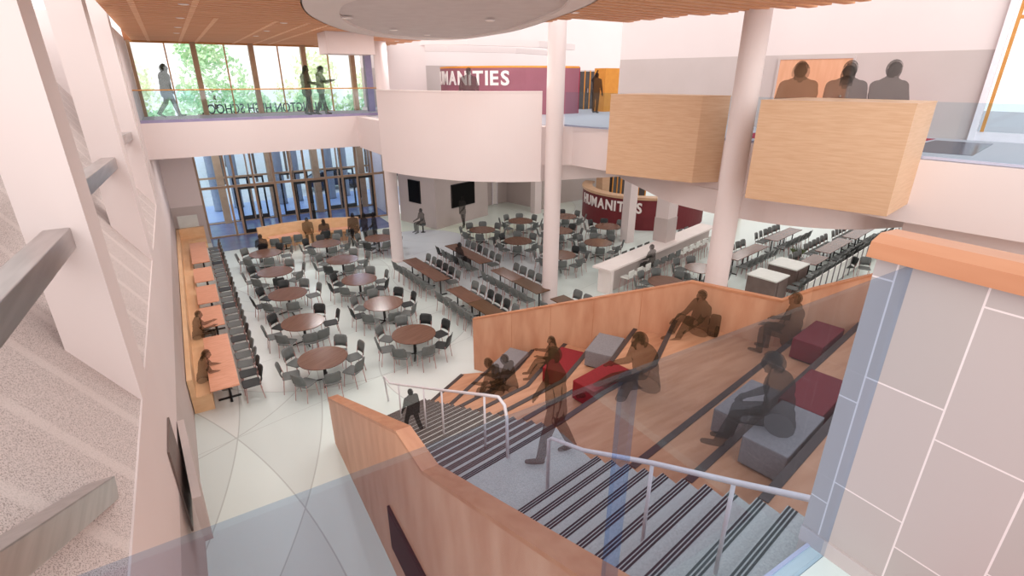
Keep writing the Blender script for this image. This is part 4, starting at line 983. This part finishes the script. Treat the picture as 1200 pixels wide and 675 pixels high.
# ================================================================== PEOPLE
def limb(mb, pts, rad, seg=10):
    """tapered limb as overlapping closed solids (fused by the remesh)"""
    for i, (p, r) in enumerate(zip(pts, rad)): mb.ball(p, r, seg)
    for (p, r), (q, s) in zip(zip(pts, rad), zip(pts[1:], rad[1:])):
        if (Vector(p)-Vector(q)).length > 1e-4: mb.tube([p, q], [r, s], seg)
def rotY(v, deg):      # forward pitch: +deg tips +Z toward +X
    a = R(deg); return Vector((v.x*math.cos(a)+v.z*math.sin(a), v.y, -v.x*math.sin(a)+v.z*math.cos(a)))
PCOUNT = [0]
def person(label, loc, face, mat_, lean=0, thigh=(0, 0), knee=(0, 0), arm=(5, 5), elbow=(15, 15), abd=(8, 8), head=0, seat=None, scale=1.0, hair='short', coat=0.0, splay=4, vox=.014, group=None, yawhead=0):
    """facing +X; joint angles in degrees; seat = height of the pelvis underside (None: stands on its feet)"""
    mb = MB(); hip = Vector((0, 0, .92)); T = lambda v: hip+rotY(v-hip, lean)
    sh = 1.43
    limb(mb, [T(Vector((0, .08, .93))), T(Vector((0, -.08, .93)))], [.115, .115])
    mb.ball(T(Vector((-.02, 0, .96))), .15, 12, (.85, 1.12, .9))
    for zc, sx, sy, r in ((1.06, .78, 1.0, .145), (1.18, .8, 1.12, .15), (1.30, .8, 1.3, .155), (1.38, .72, 1.32, .14)): mb.ball(T(Vector((0, 0, zc))), r, 12, (sx, sy, 1))
    mb.tube([T(Vector((0, 0, .95))), T(Vector((0, 0, 1.36)))], [.13, .13], 12)
    limb(mb, [T(Vector((0, .17, 1.40))), T(Vector((0, -.17, 1.40)))], [.07, .07])
    neck = T(Vector((.0, 0, 1.42))); hd = T(Vector((.015, 0, 1.60))); 
    hv = rotY(Vector((.02, 0, .165)), lean+head); hd = neck+hv
    limb(mb, [neck, neck+hv*.6], [.062, .055])
    H = lambda v: hd+rotY(Matrix.Rotation(R(yawhead), 3, 'Z') @ Vector(v), lean*.5+head)
    mb.ball(hd, .098, 14, (1.0, .80, 1.18)); mb.ball(H((.022, 0, -.075)), .058, 10, (1, .85, .9))
    mb.ball(H((.098, 0, -.012)), .018, 8, (1.1, .7, 1.5)); mb.ball(H((.085, 0, .03)), .02, 8, (.7, 2.2, .6)); mb.ball(H((.084, 0, -.062)), .012, 8, (.9, 2, .8)); mb.ball(H((.068, 0, -.098)), .022, 8)
    for s in (-1, 1): mb.ball(H((-.005, s*.082, -.005)), .024, 8, (.8, .35, 1.3))
    for zc, sx, sy in ((1.38, .105, .185), (1.30, .125, .20), (1.20, .125, .185), (1.10, .125, .18), (1.0, .135, .19), (.90, .14, .195), (.84, .135, .195)): mb.ball(T(Vector((-.01, 0, zc))), 1, 14, (sx, sy, .09))
    low = []
    for i, s in enumerate((1, -1)):
        a = thigh[i]; h = hip+Vector((0, s*.09, 0)); sp = math.tan(R(splay))*s
        kd = rotY(Vector((0, sp, -1)), -a).normalized(); k_ = h+kd*.43
        sd = rotY(Vector((0, sp*.3, -1)), -a+knee[i]).normalized(); an = k_+sd*.41
        limb(mb, [h, h.lerp(k_, .5), k_, k_.lerp(an, .35), an], [.102, .092, .074, .076, .062])
        fa = -a+knee[i]; fa = max(-20, min(60, fa)) if seat is None else 0
        fd = rotY(Vector((1, 0, 0)), fa*.6); up = rotY(Vector((0, 0, 1)), fa*.6)
        limb(mb, [an-fd*.03-up*.035, an+fd*.09-up*.05, an+fd*.18-up*.058], [.04, .04, .032]); low.append((an-up*.09).z)
        # arm
        S = T(Vector((0, s*.19, 1.39))); ab = math.tan(R(abd[i]))*s
        ud = rotY(Vector((0, ab, -1)), lean*.6-arm[i]).normalized(); E_ = S+ud*.29
        fo = rotY(Vector((0, ab*.2-s*.12*(elbow[i] > 40), -1)), lean*.6-arm[i]-elbow[i]).normalized(); Wr = E_+fo*.25
        limb(mb, [S, S.lerp(E_, .5), E_, E_.lerp(Wr, .4), Wr], [.072, .064, .054, .05, .036])
        # hand: palm, four fingers, thumb
        side_ = Vector((0, 1, 0)); side_ = (side_-fo*side_.dot(fo)).normalized(); pn = fo.cross(side_).normalized()
        pc = Wr+fo*.05; mb.ball(pc, .042, 8, (1, 1, 1)); mb.ball(Wr+fo*.085, .034, 8)
        for q in range(4):
            b0 = Wr+fo*.095+side_*(q-1.5)*.019; ln = (.062, .076, .072, .055)[q]
            limb(mb, [b0, b0+fo*ln*.55-pn*.008, b0+fo*ln*.95-pn*.024], [.0115, .0105, .009], 6)
        b0 = Wr+fo*.035-s*side_*.032
        limb(mb, [b0, b0+fo*.03-s*side_*.028, b0+fo*.062-s*side_*.034], [.014, .012, .010], 6)
    if coat:
        for zc, r in ((.80, .19), (.92, .185), (1.1, .185), (1.28, .185)): mb.ball(T(Vector((-.02, 0, zc))), r*coat, 12, (.85, 1.25, 1))
    me0 = mb.mesh('tmp', mat_); 
    # fuse into one continuous skin
    o = bpy.data.objects.new('tmp', me0); COL.objects.link(o); md = o.modifiers.new('r', 'REMESH'); md.mode = 'VOXEL'; md.voxel_size = vox
    ms = o.modifiers.new('s', 'SMOOTH'); ms.factor = .5; ms.iterations = 3
    dg = bpy.context.evaluated_depsgraph_get(); dg.update(); me = bpy.data.meshes.new_from_object(o.evaluated_get(dg)); bpy.data.objects.remove(o); bpy.data.meshes.remove(me0)
    me.name = 'body'; me.materials.clear(); me.materials.append(mat_)
    for p in me.polygons: p.use_smooth = True
    dz = -min(low) if seat is None else seat/scale-(.92-.115)
    base = thing('person', label, 'person', loc, face, group)
    base.scale = (scale,)*3
    me.transform(Matrix.Translation((0, 0, dz))); link('body', me, base)
    # hair
    hm = MB()
    if hair != 'none':
        hm.ball(H((-.014, 0, .022)), .108, 14, (1.0, .85, 1.08))
        if hair == 'long':
            hm.ball(H((-.06, 0, -.06)), .088, 12, (.7, 1.05, 1.5)); hm.ball(H((-.075, 0, -.16)), .075, 12, (.6, 1.1, 1.4))
        if hair == 'hood': hm.ball(H((-.03, 0, -.02)), .125, 12, (.95, .95, 1.15))
        hme = hm.mesh('hair', mat_, smooth=True)
        # cut the face open
        b = bmesh.new(); b.from_mesh(hme); f0 = H((.062, 0, -.05)); fn = (H((.12, 0, -.06))-hd).normalized()
        dead = [v for v in b.verts if (v.co-H((.05, 0, .045))).dot(fn) > 0]; bmesh.ops.delete(b, geom=dead, context='VERTS'); b.to_mesh(hme); b.free()
        hme.transform(Matrix.Translation((0, 0, dz))); link('hair', hme, base)
    else: hm.b.free()
    return base
G, G2, G3, G4 = M['ghost'], M['ghost2'], M['ghost3'], M['ghost4']
def gz0(px, py, zz): q = onz(px, py, zz); return (q.x, q.y, zz)
SIT = dict(thigh=(84, 86), knee=(84, 88), arm=(22, 18), elbow=(52, 58), lean=6)
person('translucent person in a hooded coat walking along the left end of the bridge', gz0(203, 137.5, 6.52), 5, G3, lean=4, thigh=(18, -16), knee=(6, 22), arm=(10, -8), hair='hood', coat=1.15, scale=1.18, vox=.02)
person('translucent person on the bridge half hidden behind a mullion', gz0(364, 134.5, 6.52), 10, G3, thigh=(8, -8), knee=(2, 10), arm=(20, 15), elbow=(70, 60), head=12, hair='long', coat=1.05, scale=1.15, vox=.02)
person('translucent person on the bridge looking down at a phone in hand', gz0(380, 135, 6.52), 5, G3, thigh=(12, -13), knee=(4, 14), arm=(30, 28), elbow=(75, 78), head=26, hair='hood', scale=1.15, vox=.02)
person('translucent person standing on the balcony before the white lettering', (8.9, 17.2, 6.5), 240, G2, arm=(8, 8), abd=(18, 18), elbow=(30, 25), hair='short', scale=1.06, coat=1.05, vox=.02)
person('translucent person reaching up beside the dark lockers', gz0(697, 132.5, 6.5), 20, G4, arm=(120, 10), elbow=(20, 12), thigh=(4, -6), hair='short', vox=.02)
t = thing('bench', 'low grey bench behind the maple box under the three seated people', 'bench', (13.05, 6.7, 6.5)); part(t, 'seat', MB().obox((13.05, 6.7), -82.5, 2.2, .5, 6.82, 6.90), M['grey']); part(t, 'support', MB().obox((13.05, 6.7), -82.5, 2.0, .3, 6.5, 6.82), M['grey'])
for i, (px, lab, hr, ct) in enumerate(((936, 'leftmost translucent person seated above the maple box, in a bulky coat', 'hood', 1.2), (991, 'translucent long haired person seated in the middle above the maple box', 'long', 1.0), (1040, 'rightmost translucent short haired person seated above the maple box', 'short', 1.0))):
    d = ray(px, 100); hd_ = Vector((d.x, d.y)).normalized()*14.5
    person(lab, (hd_.x, hd_.y, 6.5), 200+20*i, G2 if i else G, seat=.40, scale=1.6, hair=hr, coat=ct, vox=.02, **{**SIT, 'lean': 4, 'arm': (20, 20), 'elbow': (55, 55)})
# ground floor, far
person('translucent person standing before the wide wall screen', gz0(543, 266.5, 0), 200, G2, thigh=(8, -10), knee=(3, 10), arm=(30, -5), elbow=(30, 10), scale=1.05, vox=.02)
t = thing('stool', 'small grey stool by the grey block under a seated person', 'stool', gz0(496, 272, 0)); x, y, _ = gz0(496, 272, 0); part(t, 'seat', MB().lathe((x, y), [(.17, .40), (.18, .44), (.17, .46)], 16), M['chair']); part(t, 'support', MB().lathe((x, y), [(.15, 0), (.04, .04), (.04, .40)], 12), M['black'])
person('translucent person seated on a stool at the corner of the grey block', gz0(496, 272, 0), 190, G2, seat=.46, vox=.02, **SIT)
for i, (px, py, f) in enumerate(((417, 288, 250), (430, 288, 200), (441, 287, 160))):
    person('dark translucent person standing by the right entrance door, %s of the three' % ('left', 'middle', 'right')[i], gz0(px, py, .004), f, G4, thigh=(6, -6), arm=(15, 10), elbow=(40, 20), vox=.022, group='people by the entrance')
person('translucent person sitting on the curved entrance banquette', (4.72, 27.72, 0), 265, G, seat=.46, vox=.022, **SIT)
person('dark translucent person seated in a chair before the entrance banquette', (5.35, 26.76, 0), 85, G4, seat=.47, vox=.022, hair='long', **SIT)
person('dark translucent person seated beyond the farthest round table of the left column', (2.24, 25.46, 0), 90, G4, seat=.47, vox=.022, **{**SIT, 'thigh': (40, 40), 'knee': (60, 60)})
person('translucent person seated on the left of the far long table row', (9.36, 19.55, 0), 5, G4, seat=.47, vox=.022, **SIT)
person('translucent person perched on a stool at the white bar', tuple((BA+bu*(.9+.62*3)-bv*.62))+(0,), ba+90, G2, seat=.70, vox=.022, **{**SIT, 'thigh': (70, 72), 'knee': (60, 64)})
person('brown translucent person on the banquette at the fourth salmon table', (-.74, 17.45, 0), 0, G, seat=.46, vox=.016, hair='short', **{**SIT, 'lean': 10, 'arm': (35, 30), 'elbow': (75, 80), 'head': 10})
person('brown translucent long haired person on the banquette at the longest salmon table', (-.74, 14.55, 0), 0, G, seat=.46, vox=.016, hair='long', **{**SIT, 'lean': 14, 'arm': (34, 30), 'elbow': (50, 54), 'head': 14})
# on the stair and tiers
person('brown translucent person striding across the stair landing', (3.72, 4.86, TOPZ), 152, G, lean=3, thigh=(15, -13), knee=(4, 12), arm=(-4, 10), elbow=(14, 24), hair='short', scale=1.07, coat=.86, vox=.011)
person('small dark translucent child walking down the lower flight of the stair', (2.95, 8.66, zs_low(8.66, 2.95)), 100, G4, thigh=(24, -16), knee=(10, 22), arm=(14, -10), scale=.62, vox=.013)
person('brown translucent person seated on the low tier, left of the pair', (5.15, 8.95, z(8)), 120, G, seat=.02, scale=1.0, vox=.012, hair='long', **{**SIT, 'lean': 16, 'thigh': (76, 80), 'knee': (58, 62), 'arm': (26, 22), 'elbow': (60, 70), 'head': 18})
person('brown translucent person seated on the low tier, right of the pair', (5.52, 8.92, z(8)), 125, G, seat=.02, scale=1.0, vox=.012, hair='short', **{**SIT, 'lean': 12, 'thigh': (76, 80), 'knee': (58, 62), 'head': 12})
person('brown translucent child sitting on a middle tier and reading', (6.55, 8.72, z(11)), 150, G, seat=.02, scale=.86, vox=.012, hair='long', **{**SIT, 'lean': 0, 'thigh': (80, 84), 'knee': (50, 54), 'arm': (28, 28), 'elbow': (72, 72), 'head': 16})
person('brown translucent hooded person sitting cross legged on the broad tier', (6.25, 5.55, TOPZ), 165, G, seat=.02, scale=1.22, vox=.012, hair='hood', coat=1.1, splay=16, **{**SIT, 'thigh': (98, 82), 'knee': (70, 20), 'lean': 10, 'arm': (24, 24), 'elbow': (70, 74), 'head': 18})
person('brown translucent person with raised knees sitting by the corner of the veneer wall', (8.75, 6.45, TOPZ), 165, G, seat=.02, scale=1.08, vox=.012, coat=1.0, **{**SIT, 'lean': -2, 'thigh': (128, 120), 'knee': (100, 96), 'arm': (38, 36), 'elbow': (22, 22), 'head': 12})
bp = Vector((8.95, 6.2, TOPZ)); t = thing('backpack', 'brown translucent backpack leaning beside the person at the veneer wall corner', 'backpack', bp)
mb = MB(); mb.obox(bp, 30, .30, .22, TOPZ, TOPZ+.44); mb.bevel(.06, 3); part(t, 'bag', mb, G); mb = MB(); mb.obox((bp.x-.06, bp.y-.12), 30, .2, .08, TOPZ+.05, TOPZ+.24); mb.bevel(.03, 2); part(t, 'pocket', mb, G)
person('brown translucent person seated on the far tier edge just behind the rightmost maroon block', (9.30, 4.78, TOPZ), 102, G, seat=.44, scale=1.06, vox=.012, hair='short', coat=1.0, **{**SIT, 'lean': 2})
person('grey translucent person seated on the nearest slate block', (5.42, 2.72, TOPZ+6*RZ), 122, G2, seat=.43, scale=1.05, vox=.011, hair='hood', coat=1.05, **{**SIT, 'lean': 10, 'thigh': (80, 76), 'knee': (62, 70), 'arm': (18, 14), 'elbow': (45, 50), 'head': 14})

# ================================================================== LIGHT
w = bpy.data.worlds.new('sky'); scene.world = w; w.use_nodes = True
bg = w.node_tree.nodes['Background']; bg.inputs[0].default_value = (1.0, .985, .975, 1); bg.inputs[1].default_value = 1.32
def fill_lamp(x, y, zc, size, power, label, col=(1, .975, .96)):  # added lights without known fixtures, they brighten the interior
    t = thing('fill_downlight', label, 'added light', (x, y, zc), group='added fill lights')
    part(t, 'diffuser', MB().lathe((x, y), [(size/2, zc-.012), (size/2, zc)], 20), M['fill_lamp'])
    part(t, 'trim_ring', MB().lathe((x, y), [(size/2+.03, zc-.004), (size/2+.03, zc)], 20), M['rail'])
    L = bpy.data.lights.new('fill_lamp', 'AREA'); L.shape = 'DISK'; L.size = size; L.energy = power; L.color = col
    o = bpy.data.objects.new('fill_lamp', L); COL.objects.link(o); o.parent = t; o.location = (0, 0, -.03)
i = 0
for x in (14.5, 18.5, 22.5, 26.5, 30.5):
    for y in (8.2, 12, 16, 20, 24):
        if y < 9 and x > 27: continue
        fill_lamp(x, y, 5.05, .8, 36, 'added fill light in the dining ceiling, row %s, place %s' % (ORD[int((y-8)//4)], ORD[int((x-14)//4)])); i += 1
for k, x in enumerate((1.0, 4.2, 7.4)): fill_lamp(x, 25.2, 5.24, .6, 70, 'added fill light under the bridge, %s from the left' % ORD[k])
for k, x in enumerate((2.0, 5.2, 8.4)): fill_lamp(x, 32.8, 5.24, .6, 60, 'added fill light in the vestibule ceiling, %s from the left' % ORD[k], (.8, .88, 1))
for i, x in enumerate((.6, 3.0, 5.6, 8.2)):
    for j, y in enumerate((10.5, 13.5, 16.5, 19.5, 22.0)):
        if 1.2 < x < 7.6 and y < 15.6: continue
        fill_lamp(x, y, 9.37, .14, 40, 'small added fill light between the cedar slats, %s from the left wall, row %s' % (ORD[i], ORD[j]))
for i, (x, y) in enumerate(((3.0, 10.5), (4.6, 12.5), (5.4, 9.5), (5.8, 13.4))): fill_lamp(x, y, 9.0, .14, 40, 'small added fill light under the oval ceiling cloud, %s of four' % ORD[i])
def fill_trough(p, aim, power, label):  # added fill lights out of sight, aimed at the oval cloud to brighten it
    t = thing('fill_uplight', label, 'added light', p, group='added upward fill lights')
    m_ = MB(); m_.box(p[0]-.5, p[0]+.5, p[1]-.06, p[1]+.06, p[2]-.08, p[2]-.02); part(t, 'housing', m_, M['rail'])
    part(t, 'stand', MB().box(p[0]-.04, p[0]+.04, p[1]-.04, p[1]+.04, 6.5, p[2]-.08), M['rail'])
    L = bpy.data.lights.new('fill_uplight', 'AREA'); L.shape = 'RECTANGLE'; L.size = 1.0; L.size_y = .1; L.energy = power; L.color = (1, .97, .95)
    o = bpy.data.objects.new('fill_uplight', L); COL.objects.link(o); o.parent = t; o.location = (0, 0, 0); d = Vector(aim)-Vector(p); o.rotation_euler = d.to_track_quat('-Z', 'Y').to_euler()
fill_trough((8.9, 16.6, 7.2), (5.5, 12.5, 9.0), 120, 'slim added fill light hidden behind the curved white parapet')
fill_trough((11.75, 10.6, 7.2), (6, 10.5, 9.0), 140, 'slim added fill light hidden behind the first maple box')
fill_trough((12.35, 6.1, 7.2), (5, 8, 9.0), 160, 'slim added fill light hidden behind the second maple box')
sun = bpy.data.lights.new('daylight', 'SUN'); sun.energy = 2.5; sun.angle = R(70); sun.color = (1, .98, .965)
so = bpy.data.objects.new('daylight', sun); COL.objects.link(so); so.rotation_euler = Vector((.44, .85, -.28)).to_track_quat('-Z', 'Y').to_euler()

# ================================================================== CAMERA
cam = bpy.data.cameras.new('camera'); co = bpy.data.objects.new('camera', cam); COL.objects.link(co)
cam.sensor_fit = 'HORIZONTAL'; cam.sensor_width = 36; cam.lens = 36*F/1200; cam.clip_start = .02; cam.clip_end = 400
co.location = CAM
co.matrix_world = Matrix(((RGT.x, -DWN.x, -FWD.x, 0), (RGT.y, -DWN.y, -FWD.y, 0), (RGT.z, -DWN.z, -FWD.z, EYE), (0, 0, 0, 1)))
scene.camera = co
scene.view_settings.view_transform = 'Standard'; scene.view_settings.look = 'None'; scene.view_settings.gamma = 1; scene.view_settings.exposure = 0
scene.view_settings.use_curve_mapping = False
scene.cycles.transparent_max_bounces = 32; scene.cycles.max_bounces = 8; scene.cycles.diffuse_bounces = 5
